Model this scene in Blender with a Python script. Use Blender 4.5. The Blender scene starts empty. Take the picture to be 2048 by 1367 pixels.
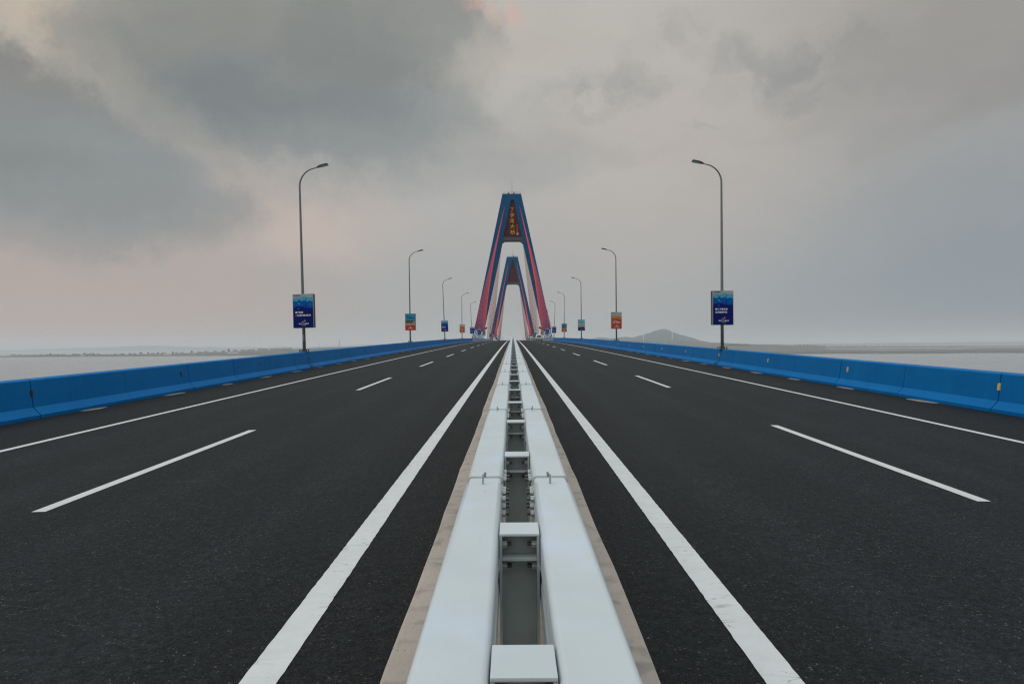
import bpy, bmesh, math, random
from mathutils import Vector, Matrix, Euler
R = math.radians
random.seed(7)
sc = bpy.context.scene
COL = sc.collection

# ------------------------------------------------------------------ camera
FPX, CX, HY = 1365.33, 1026.0, 693.0          # focal length in photo pixels, vanishing x, level horizon y
cam_d = bpy.data.cameras.new('camera'); cam = bpy.data.objects.new('camera', cam_d); COL.objects.link(cam)
cam_d.lens = 24; cam_d.sensor_width = 36; cam_d.clip_start = 0.05; cam_d.clip_end = 90000
CAMZ = 1.8
cam.location = (-0.025, 0, CAMZ)
M = Matrix.Rotation(2.0/FPX, 4, 'Z') @ Matrix.Rotation(R(90) + math.atan(9.5/FPX), 4, 'X') @ Matrix.Rotation(R(-0.40), 4, 'Z')
cam.rotation_euler = M.to_euler()
sc.camera = cam
sc.view_settings.view_transform = 'Standard'; sc.view_settings.look = 'None'
sc.view_settings.exposure = 0; sc.view_settings.gamma = 1
sc.cycles.volume_bounces = 1
sc.cycles.max_bounces = 6
sc.cycles.use_denoising = True
try: sc.cycles.denoising_prefilter = 'NONE'
except Exception: pass
sc.cycles.filter_width = 1.25

def s2l(c):
    return tuple(((v/255)/12.92 if v/255 <= .04045 else (((v/255)+.055)/1.055)**2.4) for v in c)

# ------------------------------------------------------------------ world: overcast evening sky
SKYGAIN = 1.0
W = bpy.data.worlds.new('World'); sc.world = W; W.use_nodes = True
nt = W.node_tree; nt.nodes.clear()
def N(t, **k):
    n = nt.nodes.new(t)
    for a, b in k.items(): setattr(n, a, b)
    return n
L = nt.links.new
def mth(op, a, b=None, c=None, clamp=False):
    n = N('ShaderNodeMath', operation=op); n.use_clamp = clamp
    for i, v in enumerate((a, b, c)):
        if v is None: continue
        if isinstance(v, (int, float)): n.inputs[i].default_value = v
        else: L(v, n.inputs[i])
    return n.outputs[0]
tc = N('ShaderNodeTexCoord'); sep = N('ShaderNodeSeparateXYZ'); L(tc.outputs['Generated'], sep.inputs[0])
dx, dy, dz = sep.outputs
az = mth('ARCTAN2', dx, dy)                    # 0 ahead, + to the right
el = mth('ARCSINE', dz)
base_p = N('ShaderNodeCombineXYZ'); L(az, base_p.inputs[0]); L(el, base_p.inputs[1])
# domain warp so that cloud edges are ragged
wn = N('ShaderNodeTexNoise'); wn.inputs['Scale'].default_value = 5.0; wn.inputs['Detail'].default_value = 9; wn.inputs['Roughness'].default_value = .68
L(base_p.outputs[0], wn.inputs['Vector'])
sub = N('ShaderNodeVectorMath', operation='SUBTRACT'); L(wn.outputs['Color'], sub.inputs[0]); sub.inputs[1].default_value = (.5, .5, .5)
mul = N('ShaderNodeVectorMath', operation='MULTIPLY'); L(sub.outputs[0], mul.inputs[0]); mul.inputs[1].default_value = (.26, .17, 0)
add = N('ShaderNodeVectorMath', operation='ADD'); L(base_p.outputs[0], add.inputs[0]); L(mul.outputs[0], add.inputs[1])
warp = add.outputs[0]
add2 = N('ShaderNodeVectorMath', operation='MULTIPLY_ADD'); L(sub.outputs[0], add2.inputs[0]); add2.inputs[1].default_value = (.07, .05, 0); L(base_p.outputs[0], add2.inputs[2])
softwarp = add2.outputs[0]
def pa(px, py):
    u = (px-CX)/FPX; a = math.atan(u)
    return a, math.atan((HY-(px-1024)*.007-py)/FPX*math.cos(a))
def blob(px, py, rx, ry, rot=0, soft=1.0, src=None):
    """soft ellipse of the sky around one direction; radii in degrees"""
    a, e = pa(px, py)
    m = N('ShaderNodeMapping', vector_type='TEXTURE'); L(src or warp, m.inputs['Vector'])
    m.inputs['Location'].default_value = (a, e, 0); m.inputs['Rotation'].default_value = (0, 0, R(rot))
    m.inputs['Scale'].default_value = (R(rx), R(ry), 1)
    ln = N('ShaderNodeVectorMath', operation='LENGTH'); L(m.outputs[0], ln.inputs[0])
    mr = N('ShaderNodeMapRange', interpolation_type='SMOOTHSTEP'); L(ln.outputs['Value'], mr.inputs[0])
    mr.inputs[1].default_value = 1.0 + soft*.5; mr.inputs[2].default_value = 1.0 - soft*.6
    mr.inputs[3].default_value = 0; mr.inputs[4].default_value = 1
    return mr.outputs[0]
def mix(fac, a, b):
    n = N('ShaderNodeMix', data_type='RGBA')
    if isinstance(fac, (int, float)): n.inputs[0].default_value = fac
    else: L(fac, n.inputs[0])
    for s, v in ((6, a), (7, b)):
        if isinstance(v, tuple): n.inputs[s].default_value = (*s2l(v), 1)
        else: L(v, n.inputs[s])
    return n.outputs[2]
def ramp(v, a, b, smooth=True):
    mr = N('ShaderNodeMapRange', interpolation_type='SMOOTHSTEP' if smooth else 'LINEAR'); L(v, mr.inputs[0])
    mr.inputs[1].default_value = a; mr.inputs[2].default_value = b
    return mr.outputs[0]
t_el = ramp(el, 0.0, .44)
left = mix(t_el, (172, 162, 157), (178, 172, 164))
midc = mix(t_el, (167, 168, 168), (186, 182, 175))
right = mix(t_el, (137, 147, 154), (158, 154, 149))
c1 = mix(ramp(az, -.62, -.10), left, midc)
col = mix(ramp(az, .12, .66), c1, right)
col = mix(mth('MULTIPLY', blob(1330, 330, 13, 8, 0, 1.4, softwarp), .55), col, (184, 175, 167))
# soft mottling everywhere
fb = N('ShaderNodeTexNoise'); fb.inputs['Scale'].default_value = 3.2; fb.inputs['Detail'].default_value = 8; fb.inputs['Roughness'].default_value = .58
mp = N('ShaderNodeMapping'); L(warp, mp.inputs['Vector']); mp.inputs['Scale'].default_value = (1, 2.4, 1); mp.inputs['Rotation'].default_value = (0, 0, R(14)); L(mp.outputs[0], fb.inputs['Vector'])
fine = N('ShaderNodeTexNoise'); fine.inputs['Scale'].default_value = 14; fine.inputs['Detail'].default_value = 7; fine.inputs['Roughness'].default_value = .6
L(warp, fine.inputs['Vector'])
hi_mask = ramp(el, .06, .25)
mott = mth('MULTIPLY', ramp(fb.outputs['Fac'], .48, .70), mth('MULTIPLY', hi_mask, .30))
col = mix(mott, col, (150, 150, 147))
# cloud masses: (px, py, rx, ry, rot, soft, strength, colour)
dark = (124, 130, 131)
frag = ramp(fine.outputs['Fac'], .36, .66)
for (px, py, rx, ry, ro, so, st, c, rag) in (
    (40, 60, 17, 8, 10, .8, .35, (178, 166, 152), 0),
    (165, 70, 6.0, 2.5, -30, .8, .9, (194, 180, 162), 0),
    (430, 315, 5.0, .7, -30, .9, .55, (172, 164, 155), 0),
    (560, 440, 9, 2.6, -6, 1.2, .8, (197, 180, 169), 0),
    (90, 600, 18, 5.0, 0, 1.3, .7, (184, 165, 157), 0),
    (20, 215, 9.5, 4.2, -26, .5, .85, (119, 121, 119), 0),
    (95, 310, 13.0, 3.9, -13, .75, .85, (130, 134, 134), 0),
    (330, 175, 8.0, 3.4, -30, .6, .75, (133, 136, 133), 0),
    (265, 215, 6.5, 2.0, -36, 1.0, .55, (138, 139, 135), 1), (420, 300, 6.0, 1.6, -26, 1.1, .45, (142, 143, 140), 1),
    (330, 355, 7.5, 1.5, -16, .8, .6, (140, 144, 145), 0),
    (110, 405, 10.5, 2.6, -2, .9, .6, (139, 143, 144), 0),
    (230, 130, 4.5, 2.0, -30, 1.0, .6, (140, 138, 133), 1),
    (580, 110, 14, 6.2, -14, .7, .82, (128, 131, 128), 0),
    (640, 225, 10, 4.6, -6, .6, .75, (118, 125, 127), 0),
    (760, 60, 9, 4.2, 8, .5, .8, (124, 128, 125), 0),
    (480, 60, 8, 3.5, -20, .9, .6, (138, 139, 134), 1),
    (910, 110, 4.5, 2.6, -20, 1.0, .6, (146, 148, 144), 0),
    (900, 215, 4.6, 1.6, -8, 1.2, .6, (140, 144, 144), 0),
    (850, 320, 12, 3.2, 4, 1.4, .55, (150, 153, 152), 0),
    (1075, 345, 5, 2.2, 10, 1.2, .4, (156, 160, 160), 0),
    (1135, 185, 3.4, 1.5, 8, 1.1, .65, (144, 149, 149), 1),
    (1230, 175, 3.6, 1.4, 12, 1.1, .60, (146, 150, 149), 1),
    (1360, 50, 4.6, 1.5, 28, 1.2, .50, (152, 152, 148), 1),
    (1490, 100, 3.0, 1.3, -6, 1.1, .55, (144, 146, 145), 1),
    (1560, 145, 5.6, 1.6, 6, 1.2, .50, (144, 146, 146), 1),
    (1670, 85, 4.6, 2.0, 10, 1.2, .55, (140, 142, 141), 1),
    (1680, 190, 3.4, 1.0, -4, 1.1, .60, (144, 146, 146), 1),
    (1890, 195, 1.1, 1.9, -25, 1.0, .5, (139, 141, 141), 1),
    (1385, 258, 2.0, .35, 0, 1.0, .4, (158, 160, 159), 0),
    (1960, 70, 9, 4.5, 20, 1.6, .5, (140, 136, 132), 0),
    (2010, 180, 9, 1.5, 22, 1.3, .4, (138, 136, 134), 0),
    (1990, 640, 13, 4.5, 0, 1.6, .5, (128, 140, 149), 0),
    (942, 8, 1.25, .7, 0, .9, .75, (222, 174, 158), 2),
    (985, 28, 1.2, .7, -40, .9, .6, (212, 172, 160), 2),
    (1030, 34, .9, .8, 0, .9, .6, (210, 172, 160), 2),
    (1010, 110, 4.2, 1.6, 10, 1.4, .5, (184, 176, 166), 0),
):
    f = mth('MULTIPLY', blob(px, py, rx, ry, ro, so, warp if rag != 2 else softwarp), st)
    if rag: f = mth('MULTIPLY', f, frag)
    col = mix(f, col, c)
# cooler light from the deck overhead
col = mix(mth('MULTIPLY', ramp(dz, .46, .80), .8), col, (158, 170, 176))
# cloudy texture inside the masses
tex = ramp(fb.outputs['Fac'], .30, .72)
gain = mth('ADD', .945, mth('MULTIPLY', mth('MULTIPLY', tex, hi_mask), .13))
# the cloud deck is thinner and brighter overhead and behind the camera
over = ramp(dz, .46, .90); back = ramp(dy, .15, -.6)
gain = mth('MULTIPLY', gain, mth('ADD', 1.0, mth('ADD', mth('MULTIPLY', over, 2.6), mth('MULTIPLY', back, .12))))
vm = N('ShaderNodeVectorMath', operation='SCALE'); L(col, vm.inputs[0]); L(gain, vm.inputs['Scale'])
below = mix(ramp(dz, -.05, -.005), (60, 64, 66), vm.outputs[0])
bg1 = N('ShaderNodeBackground'); L(below, bg1.inputs[0]); bg1.inputs[1].default_value = SKYGAIN
sky = N('ShaderNodeTexSky', sky_type='NISHITA'); sky.sun_disc = False; sky.sun_elevation = R(38); sky.sun_rotation = R(245)
bg2 = N('ShaderNodeBackground'); L(sky.outputs[0], bg2.inputs[0]); bg2.inputs[1].default_value = 0.003   # what the overcast lets through
ad = N('ShaderNodeAddShader'); L(bg1.outputs[0], ad.inputs[0]); L(bg2.outputs[0], ad.inputs[1])
wo = N('ShaderNodeOutputWorld'); L(ad.outputs[0], wo.inputs[0])

sun_d = bpy.data.lights.new('sun', 'SUN'); sun = bpy.data.objects.new('sun', sun_d); COL.objects.link(sun)
sun_d.energy = .6; sun_d.angle = R(30); sun_d.color = (1, .96, .92)
a_ = R(245); e_ = R(38)
sun.rotation_euler = Vector((math.sin(a_)*math.cos(e_), math.cos(a_)*math.cos(e_), math.sin(e_))).to_track_quat('Z', 'Y').to_euler()
sun.location = (-20, -40, 60)

# ------------------------------------------------------------------ helpers
def tag(o, label=None, cat=None, group=None, kind=None):
    if label: o['label'] = label
    if cat: o['category'] = cat
    if group: o['group'] = group
    if kind: o['kind'] = kind
    return o
def mesh_obj(name, bm, mats, parent=None, smooth=False, loc=None):
    me = bpy.data.meshes.new(name); bmesh.ops.recalc_face_normals(bm, faces=bm.faces[:]) ; bm.to_mesh(me); bm.free()
    for m in (mats if isinstance(mats, (list, tuple)) else [mats]): me.materials.append(m)
    if smooth:
        for p in me.polygons: p.use_smooth = True
    o = bpy.data.objects.new(name, me); COL.objects.link(o)
    if loc is not None: o.location = loc
    if parent: o.parent = parent
    return o
def empty(name, loc, rz=0):
    o = bpy.data.objects.new(name, None); COL.objects.link(o); o.location = loc; o.rotation_euler = (0, 0, rz); o.empty_display_size = .2
    return o
def box(bm, x0, x1, y0, y1, z0, z1, mi=0, mat=None, bevel=0):
    vs = [bm.verts.new(p) for p in ((x0,y0,z0),(x1,y0,z0),(x1,y1,z0),(x0,y1,z0),(x0,y0,z1),(x1,y0,z1),(x1,y1,z1),(x0,y1,z1))]
    fs = [bm.faces.new([vs[i] for i in q]) for q in ((3,2,1,0),(4,5,6,7),(0,1,5,4),(1,2,6,5),(2,3,7,6),(3,0,4,7))]
    for f in fs: f.material_index = mi
    if bevel:
        es = list({e for f in fs for e in f.edges})
        r = bmesh.ops.bevel(bm, geom=es, offset=bevel, segments=2, affect='EDGES', profile=.6)
        vs = list({v for f in r['faces'] for v in f.verts} | {v for v in vs if v.is_valid})
        for f in r['faces']: f.material_index = mi
    if mat is not None: bmesh.ops.transform(bm, matrix=mat, verts=[v for v in vs if v.is_valid])
    return vs
def tube(bm, pts, rad, seg=10, mi=0, caps=True):
    pts = [Vector(p) for p in pts]; n = len(pts)
    rad = rad if isinstance(rad, (list, tuple)) else [rad]*n
    rings = []; ref = None
    for i, p in enumerate(pts):
        t = ((pts[min(i+1, n-1)] - pts[max(i-1, 0)])).normalized()
        if ref is None: ref = Vector((0, 0, 1)) if abs(t.z) < .9 else Vector((1, 0, 0))
        u = t.cross(ref).normalized(); v = t.cross(u).normalized(); ref = v.cross(t).normalized() if False else ref
        rings.append([bm.verts.new(p + (u*math.cos(2*math.pi*k/seg) + v*math.sin(2*math.pi*k/seg))*rad[i]) for k in range(seg)])
    for i in range(n-1):
        for k in range(seg):
            f = bm.faces.new((rings[i][k], rings[i][(k+1) % seg], rings[i+1][(k+1) % seg], rings[i+1][k])); f.material_index = mi; f.smooth = True
    if caps:
        f = bm.faces.new(rings[0][::-1]); f.material_index = mi
        f = bm.faces.new(rings[-1]); f.material_index = mi
def prism_y(bm, prof, y0, y1, mi=0):
    """closed outline in x,z swept along y"""
    a = [bm.verts.new((x, y0, z)) for x, z in prof]; b = [bm.verts.new((x, y1, z)) for x, z in prof]
    n = len(prof); fs = [bm.faces.new(a), bm.faces.new(b[::-1])]
    for i in range(n): fs.append(bm.faces.new((a[i], b[i], b[(i+1) % n], a[(i+1) % n])))
    for f in fs: f.material_index = mi
def copy_tree(o, parent=None):
    c = o.copy(); COL.objects.link(c)
    c.parent = parent
    for ch in list(o.children): copy_tree(ch, c)
    return c

# the road profile: a crest curve with two per cent crossfall each way
def zr(y, x=0.0): return .024*y - y*y/35000.0 - .02*abs(x)
def AT(px, py, D):
    """point of the world at distance D that the photograph shows at px, py"""
    hy = HY - (px-1024)*.007
    return Vector(((px-CX)/FPX*D, D, CAMZ + (hy-py)/FPX*D))

# ------------------------------------------------------------------ materials
def mat(name, col, rough=.6, metal=0, var=0, scale=4, bump=0, bscale=30, spec=.5, col2=None, coords='Object', detail=6, stretch=(1,1,1), bdist=.01):
    m = bpy.data.materials.new(name); m.use_nodes = True; t = m.node_tree; b = t.nodes['Principled BSDF']
    b.inputs['Roughness'].default_value = rough; b.inputs['Metallic'].default_value = metal
    b.inputs['Specular IOR Level'].default_value = spec
    b.inputs['Base Color'].default_value = (*col, 1)
    def mk(ty, **k):
        n = t.nodes.new(ty)
        for a, v in k.items(): setattr(n, a, v)
        return n
    geo = mk('ShaderNodeNewGeometry') if coords == 'World' else mk('ShaderNodeTexCoord')
    src = geo.outputs['Position'] if coords == 'World' else geo.outputs['Object']
    mp_ = mk('ShaderNodeMapping'); t.links.new(src, mp_.inputs[0]); mp_.inputs['Scale'].default_value = stretch
    src = mp_.outputs[0]
    if var or col2:
        n = mk('ShaderNodeTexNoise'); n.inputs['Scale'].default_value = scale; n.inputs['Detail'].default_value = detail; n.inputs['Roughness'].default_value = .6
        t.links.new(src, n.inputs['Vector'])
        r = mk('ShaderNodeMapRange'); r.inputs[1].default_value = .35; r.inputs[2].default_value = .65
        t.links.new(n.outputs['Fac'], r.inputs[0])
        x = mk('ShaderNodeMix', data_type='RGBA')
        c2 = col2 or tuple(max(0, c*(1-var)) for c in col)
        x.inputs[6].default_value = (*col, 1); x.inputs[7].default_value = (*c2, 1)
        t.links.new(r.outputs[0], x.inputs[0]); t.links.new(x.outputs[2], b.inputs['Base Color'])
    if bump:
        n = mk('ShaderNodeTexNoise'); n.inputs['Scale'].default_value = bscale; n.inputs['Detail'].default_value = 5
        t.links.new(src, n.inputs['Vector'])
        bp = mk('ShaderNodeBump'); bp.inputs['Strength'].default_value = bump; bp.inputs['Distance'].default_value = bdist
        t.links.new(n.outputs['Fac'], bp.inputs['Height']); t.links.new(bp.outputs[0], b.inputs['Normal'])
    return m

def asphalt():
    m = bpy.data.materials.new('asphalt'); m.use_nodes = True; t = m.node_tree; b = t.nodes['Principled BSDF']
    def mk(ty, **k):
        n = t.nodes.new(ty)
        for a, v in k.items(): setattr(n, a, v)
        return n
    l = t.links.new
    g = mk('ShaderNodeNewGeometry'); s = mk('ShaderNodeSeparateXYZ'); l(g.outputs['Position'], s.inputs[0])
    P = g.outputs['Position']
    def noise(scale, detail, rough=.6, st=None):
        n = mk('ShaderNodeTexNoise'); n.inputs['Scale'].default_value = scale; n.inputs['Detail'].default_value = detail; n.inputs['Roughness'].default_value = rough
        if st:
            mp_ = mk('ShaderNodeMapping'); mp_.inputs['Scale'].default_value = st; l(P, mp_.inputs[0]); l(mp_.outputs[0], n.inputs['Vector'])
        else: l(P, n.inputs['Vector'])
        return n.outputs['Fac']
    def rng(v, a, b_, c=0., d=1.):
        r = mk('ShaderNodeMapRange'); l(v, r.inputs[0]); r.inputs[1].default_value = a; r.inputs[2].default_value = b_; r.inputs[3].default_value = c; r.inputs[4].default_value = d
        return r.outputs[0]
    def M_(op, a, b_=None):
        n = mk('ShaderNodeMath', operation=op)
        for i, v in enumerate((a, b_)):
            if v is None: continue
            if isinstance(v, (int, float)): n.inputs[i].default_value = v
            else: l(v, n.inputs[i])
        return n.outputs[0]
    def X(f, a, b_):
        n = mk('ShaderNodeMix', data_type='RGBA')
        if isinstance(f, float): n.inputs[0].default_value = f
        else: l(f, n.inputs[0])
        for k, v in ((6, a), (7, b_)):
            if isinstance(v, tuple): n.inputs[k].default_value = (*v, 1)
            else: l(v, n.inputs[k])
        return n.outputs[2]
    # aggregate: stones of 6-10 mm, grey to black
    vo = mk('ShaderNodeTexVoronoi'); vo.inputs['Scale'].default_value = 95; l(P, vo.inputs['Vector'])
    stone = mk('ShaderNodeSeparateXYZ'); l(vo.outputs['Color'], stone.inputs[0])
    c = X(rng(stone.outputs[0], 0., 1.), (.004, .005, .0056), (.026, .030, .032))
    # worn pale stones and orange grit
    c = X(M_('MULTIPLY', rng(stone.outputs[1], .975, .985), rng(noise(2.2, 3), .35, .6)), c, (.15, .145, .135))
    vo2 = mk('ShaderNodeTexVoronoi'); vo2.inputs['Scale'].default_value = 55; l(P, vo2.inputs['Vector'])
    st2 = mk('ShaderNodeSeparateXYZ'); l(vo2.outputs['Color'], st2.inputs[0])
    near_kerb = rng(M_('ABSOLUTE', s.outputs[0]), 1.3, .72)
    grit = M_('MULTIPLY', M_('MULTIPLY', rng(st2.outputs[0], .955, .965), rng(vo2.outputs['Distance'], .35, .25)), M_('MULTIPLY', near_kerb, rng(noise(1.2, 4), .42, .6)))
    c = X(grit, c, (.26, .13, .06))
    # broad tone: rolled lanes greyer, strip beside the median and the shoulder darker and browner
    ax = M_('ABSOLUTE', s.outputs[0])
    lane = M_('MULTIPLY', rng(ax, 1.5, 2.4), rng(ax, 9.0, 8.3))
    lane = M_('MULTIPLY', lane, rng(noise(.35, 4, .6, (1.6, .25, 1)), .25, .75, .55, 1.))
    c2 = X(lane, X(.4, c, (.0105, .0098, .0092)), X(.40, c, (.0165, .0190, .0203)))
    patch = rng(noise(.8, 5, .65, (1, .5, 1)), .5, .75, 0, .35)
    c2 = X(patch, c2, (.027, .0295, .031))
    scuff = M_('MULTIPLY', rng(noise(1.6, 6, .7, (.35, 2.2, 1)), .60, .78, 0, .5), rng(noise(.25, 2), .45, .6))
    c2 = X(scuff, c2, (.048, .050, .052))
    # coarse grain that still reads some metres away, and wheel tracks
    gn = noise(16, 9, .88); gv = rng(gn, .30, .70, .05, 1.7)
    wob = M_('MULTIPLY', rng(noise(.12, 2), 0, 1, -1, 1), .22)
    def track(x0):
        d_ = M_('ABSOLUTE', M_('SUBTRACT', M_('ADD', ax, wob), x0)); return rng(d_, .42, .10)
    tr = M_('MAXIMUM', M_('MAXIMUM', track(2.35), track(4.05)), M_('MAXIMUM', track(5.95), track(7.65)))
    gv = M_('MULTIPLY', gv, M_('ADD', 1.0, M_('MULTIPLY', tr, .16)))
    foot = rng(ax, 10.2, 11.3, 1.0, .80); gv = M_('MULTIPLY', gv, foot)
    vs_ = mk('ShaderNodeVectorMath', operation='SCALE'); l(c2, vs_.inputs[0]); l(gv, vs_.inputs['Scale'])
    l(vs_.outputs[0], b.inputs['Base Color'])
    b.inputs['Roughness'].default_value = .72; b.inputs['Specular IOR Level'].default_value = .09
    bp = mk('ShaderNodeBump'); bp.inputs['Strength'].default_value = .55; bp.inputs['Distance'].default_value = .004
    h = M_('ADD', M_('MULTIPLY', vo.outputs['Distance'], -1.0), noise(160, 2)); l(h, bp.inputs['Height']); l(bp.outputs[0], b.inputs['Normal'])
    return m

def line_paint():
    m = mat('line_paint', (.56, .55, .545), .55, var=.09, scale=5, coords='World', bump=.15, bscale=60)
    t = m.node_tree; b = t.nodes['Principled BSDF']; l = t.links.new
    g = t.nodes.new('ShaderNodeNewGeometry'); mp_ = t.nodes.new('ShaderNodeMapping'); mp_.inputs['Scale'].default_value = (2.2, 9, 1); l(g.outputs['Position'], mp_.inputs[0])
    n0 = t.nodes.new('ShaderNodeTexNoise'); n0.inputs['Scale'].default_value = 3; l(mp_.outputs[0], n0.inputs['Vector'])
    ad_ = t.nodes.new('ShaderNodeVectorMath'); ad_.operation = 'MULTIPLY_ADD'; l(n0.outputs['Color'], ad_.inputs[0]); ad_.inputs[1].default_value = (.6, .6, 0); l(mp_.outputs[0], ad_.inputs[2])
    v = t.nodes.new('ShaderNodeTexVoronoi'); v.feature = 'DISTANCE_TO_EDGE'; v.inputs['Scale'].default_value = 1.0; l(ad_.outputs[0], v.inputs['Vector'])
    r = t.nodes.new('ShaderNodeMapRange'); r.inputs[1].default_value = .018; r.inputs[2].default_value = .004; l(v.outputs['Distance'], r.inputs[0])
    n2 = t.nodes.new('ShaderNodeTexNoise'); n2.inputs['Scale'].default_value = 2.2; n2.inputs['Detail'].default_value = 3; l(g.outputs['Position'], n2.inputs['Vector'])
    r2 = t.nodes.new('ShaderNodeMapRange'); r2.inputs[1].default_value = .45; r2.inputs[2].default_value = .6; r2.inputs[4].default_value = .75; l(n2.outputs['Fac'], r2.inputs[0])
    mu = t.nodes.new('ShaderNodeMath'); mu.operation = 'MULTIPLY'; l(r.outputs[0], mu.inputs[0]); l(r2.outputs[0], mu.inputs[1])
    x = t.nodes.new('ShaderNodeMix'); x.data_type = 'RGBA'; old = b.inputs['Base Color'].links[0].from_socket
    l(mu.outputs[0], x.inputs[0]); l(old, x.inputs[6]); x.inputs[7].default_value = (.18, .16, .14, 1); l(x.outputs[2], b.inputs['Base Color'])
    return m

def painted_steel():
    m = mat('white_painted_steel', (.49, .525, .535), .55, var=.07, spec=.3, scale=1.6, coords='World', bump=.05, bscale=40)
    t = m.node_tree; b = t.nodes['Principled BSDF']; l = t.links.new
    g = t.nodes.new('ShaderNodeNewGeometry')
    def nz(sc_, det, st):
        mp_ = t.nodes.new('ShaderNodeMapping'); mp_.inputs['Scale'].default_value = st; l(g.outputs['Position'], mp_.inputs[0])
        n = t.nodes.new('ShaderNodeTexNoise'); n.inputs['Scale'].default_value = sc_; n.inputs['Detail'].default_value = det; n.inputs['Roughness'].default_value = .65; l(mp_.outputs[0], n.inputs['Vector']); return n.outputs['Fac']
    # faint bluish smears, tiny chips of rust and grey nicks
    cur = b.inputs['Base Color'].links[0].from_socket
    for f, a, z, c, hi in ((nz(2.3, 4, (1, .6, 1)), .52, .70, (.50, .56, .66), .55), (nz(3.1, 5, (3, .5, 1)), .6, .72, (.44, .47, .47), .5), (nz(34, 2, (1, .5, 1)), .745, .77, (.16, .17, .17), .8), (nz(21, 3, (1.6, .8, 1)), .765, .79, (.30, .15, .07), .8)):
        r = t.nodes.new('ShaderNodeMapRange'); r.inputs[1].default_value = a; r.inputs[2].default_value = z; r.inputs[4].default_value = hi; l(f, r.inputs[0])
        x = t.nodes.new('ShaderNodeMix'); x.data_type = 'RGBA'; l(r.outputs[0], x.inputs[0]); l(cur, x.inputs[6]); x.inputs[7].default_value = (*c, 1); cur = x.outputs[2]
    l(cur, b.inputs['Base Color'])
    return m

def kerb_concrete():
    m = mat('kerb_concrete', (.39, .33, .28), .85, col2=(.33, .278, .235), scale=1.7, coords='World', bump=.4, bscale=45, stretch=(1, .6, 1))
    t = m.node_tree; b = t.nodes['Principled BSDF']; l = t.links.new
    g = t.nodes.new('ShaderNodeNewGeometry'); cur = b.inputs['Base Color'].links[0].from_socket
    for sc_, a, z, c, hi, st in ((7, .55, .7, (.17, .15, .13), .6, (1, .8, 1)), (38, .66, .72, (.12, .11, .10), .7, (1, 1, 1)), (2.2, .57, .66, (.21, .19, .16), .55, (.6, 2.2, 1))):
        mp_ = t.nodes.new('ShaderNodeMapping'); mp_.inputs['Scale'].default_value = st; l(g.outputs['Position'], mp_.inputs[0])
        n = t.nodes.new('ShaderNodeTexNoise'); n.inputs['Scale'].default_value = sc_; n.inputs['Detail'].default_value = 6; l(mp_.outputs[0], n.inputs['Vector'])
        r = t.nodes.new('ShaderNodeMapRange'); r.inputs[1].default_value = a; r.inputs[2].default_value = z; r.inputs[4].default_value = hi; l(n.outputs['Fac'], r.inputs[0])
        x = t.nodes.new('ShaderNodeMix'); x.data_type = 'RGBA'; l(r.outputs[0], x.inputs[0]); l(cur, x.inputs[6]); x.inputs[7].default_value = (*c, 1); cur = x.outputs[2]
    l(cur, b.inputs['Base Color'])
    return m

ASPH = asphalt(); PAINT = line_paint(); WHITE = painted_steel(); KERB = kerb_concrete()
POSTGREY = mat('grey_green_painted_steel', (.36, .41, .40), .45, var=.15, scale=3, coords='World', bump=.06, bscale=30)
NUT = mat('galvanised_steel', (.44, .47, .47), .42, .35, var=.25, scale=20)
THREAD = mat('bolt_thread', (.16, .15, .13), .5, .5, var=.3, scale=60)
SLOTM = mat('slot_recess', (.10, .11, .115), .7)
DARK = mat('dark_gap', (.02, .022, .024), .8)
BLUEP = mat('blue_barrier_paint', (.0003, .118, .345), .55, col2=(.0005, .135, .375), scale=.9, coords='World', bump=.2, bscale=22, spec=.06)
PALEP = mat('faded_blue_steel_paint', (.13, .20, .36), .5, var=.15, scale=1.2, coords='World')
POLE = mat('street_lamp_grey_paint', (.17, .19, .185), .4, .2, var=.15, scale=3)
LUM = mat('lamp_head_dark_metal', (.035, .045, .045), .45, .3, var=.2, scale=20)
LENS = mat('lamp_glass', (.30, .32, .32), .2)
TBLUE = mat('tower_blue_paint', (.0003, .082, .195), .6, var=.12, scale=.12, coords='World', spec=.1)
MAROON = mat('maroon_panel', (.085, .020, .030), .7, var=.12, scale=.3, spec=.1)
SOFFIT = mat('blue_grey_soffit', (.05, .07, .09), .7)
GOLD = mat('gold_lettering', (.85, .42, .02), .6)
REDC = mat('red_cable_sheath', (.56, .042, .045), .5, spec=.15)
WSLEEVE = mat('pale_cable_sleeve', (.50, .54, .58), .4)
BLACK = mat('black_plastic', (.008, .009, .010), .5)
AMBER = mat('cream_reflector', (.62, .42, .16), .35)
DKREF = mat('dark_reflector_back', (.012, .010, .012), .5)
CONC = mat('pale_concrete', (.33, .32, .30), .85, var=.2, scale=2, coords='World')
GREYC = mat('deck_concrete', (.20, .20, .20), .9, var=.2, scale=1, coords='World')

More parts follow.
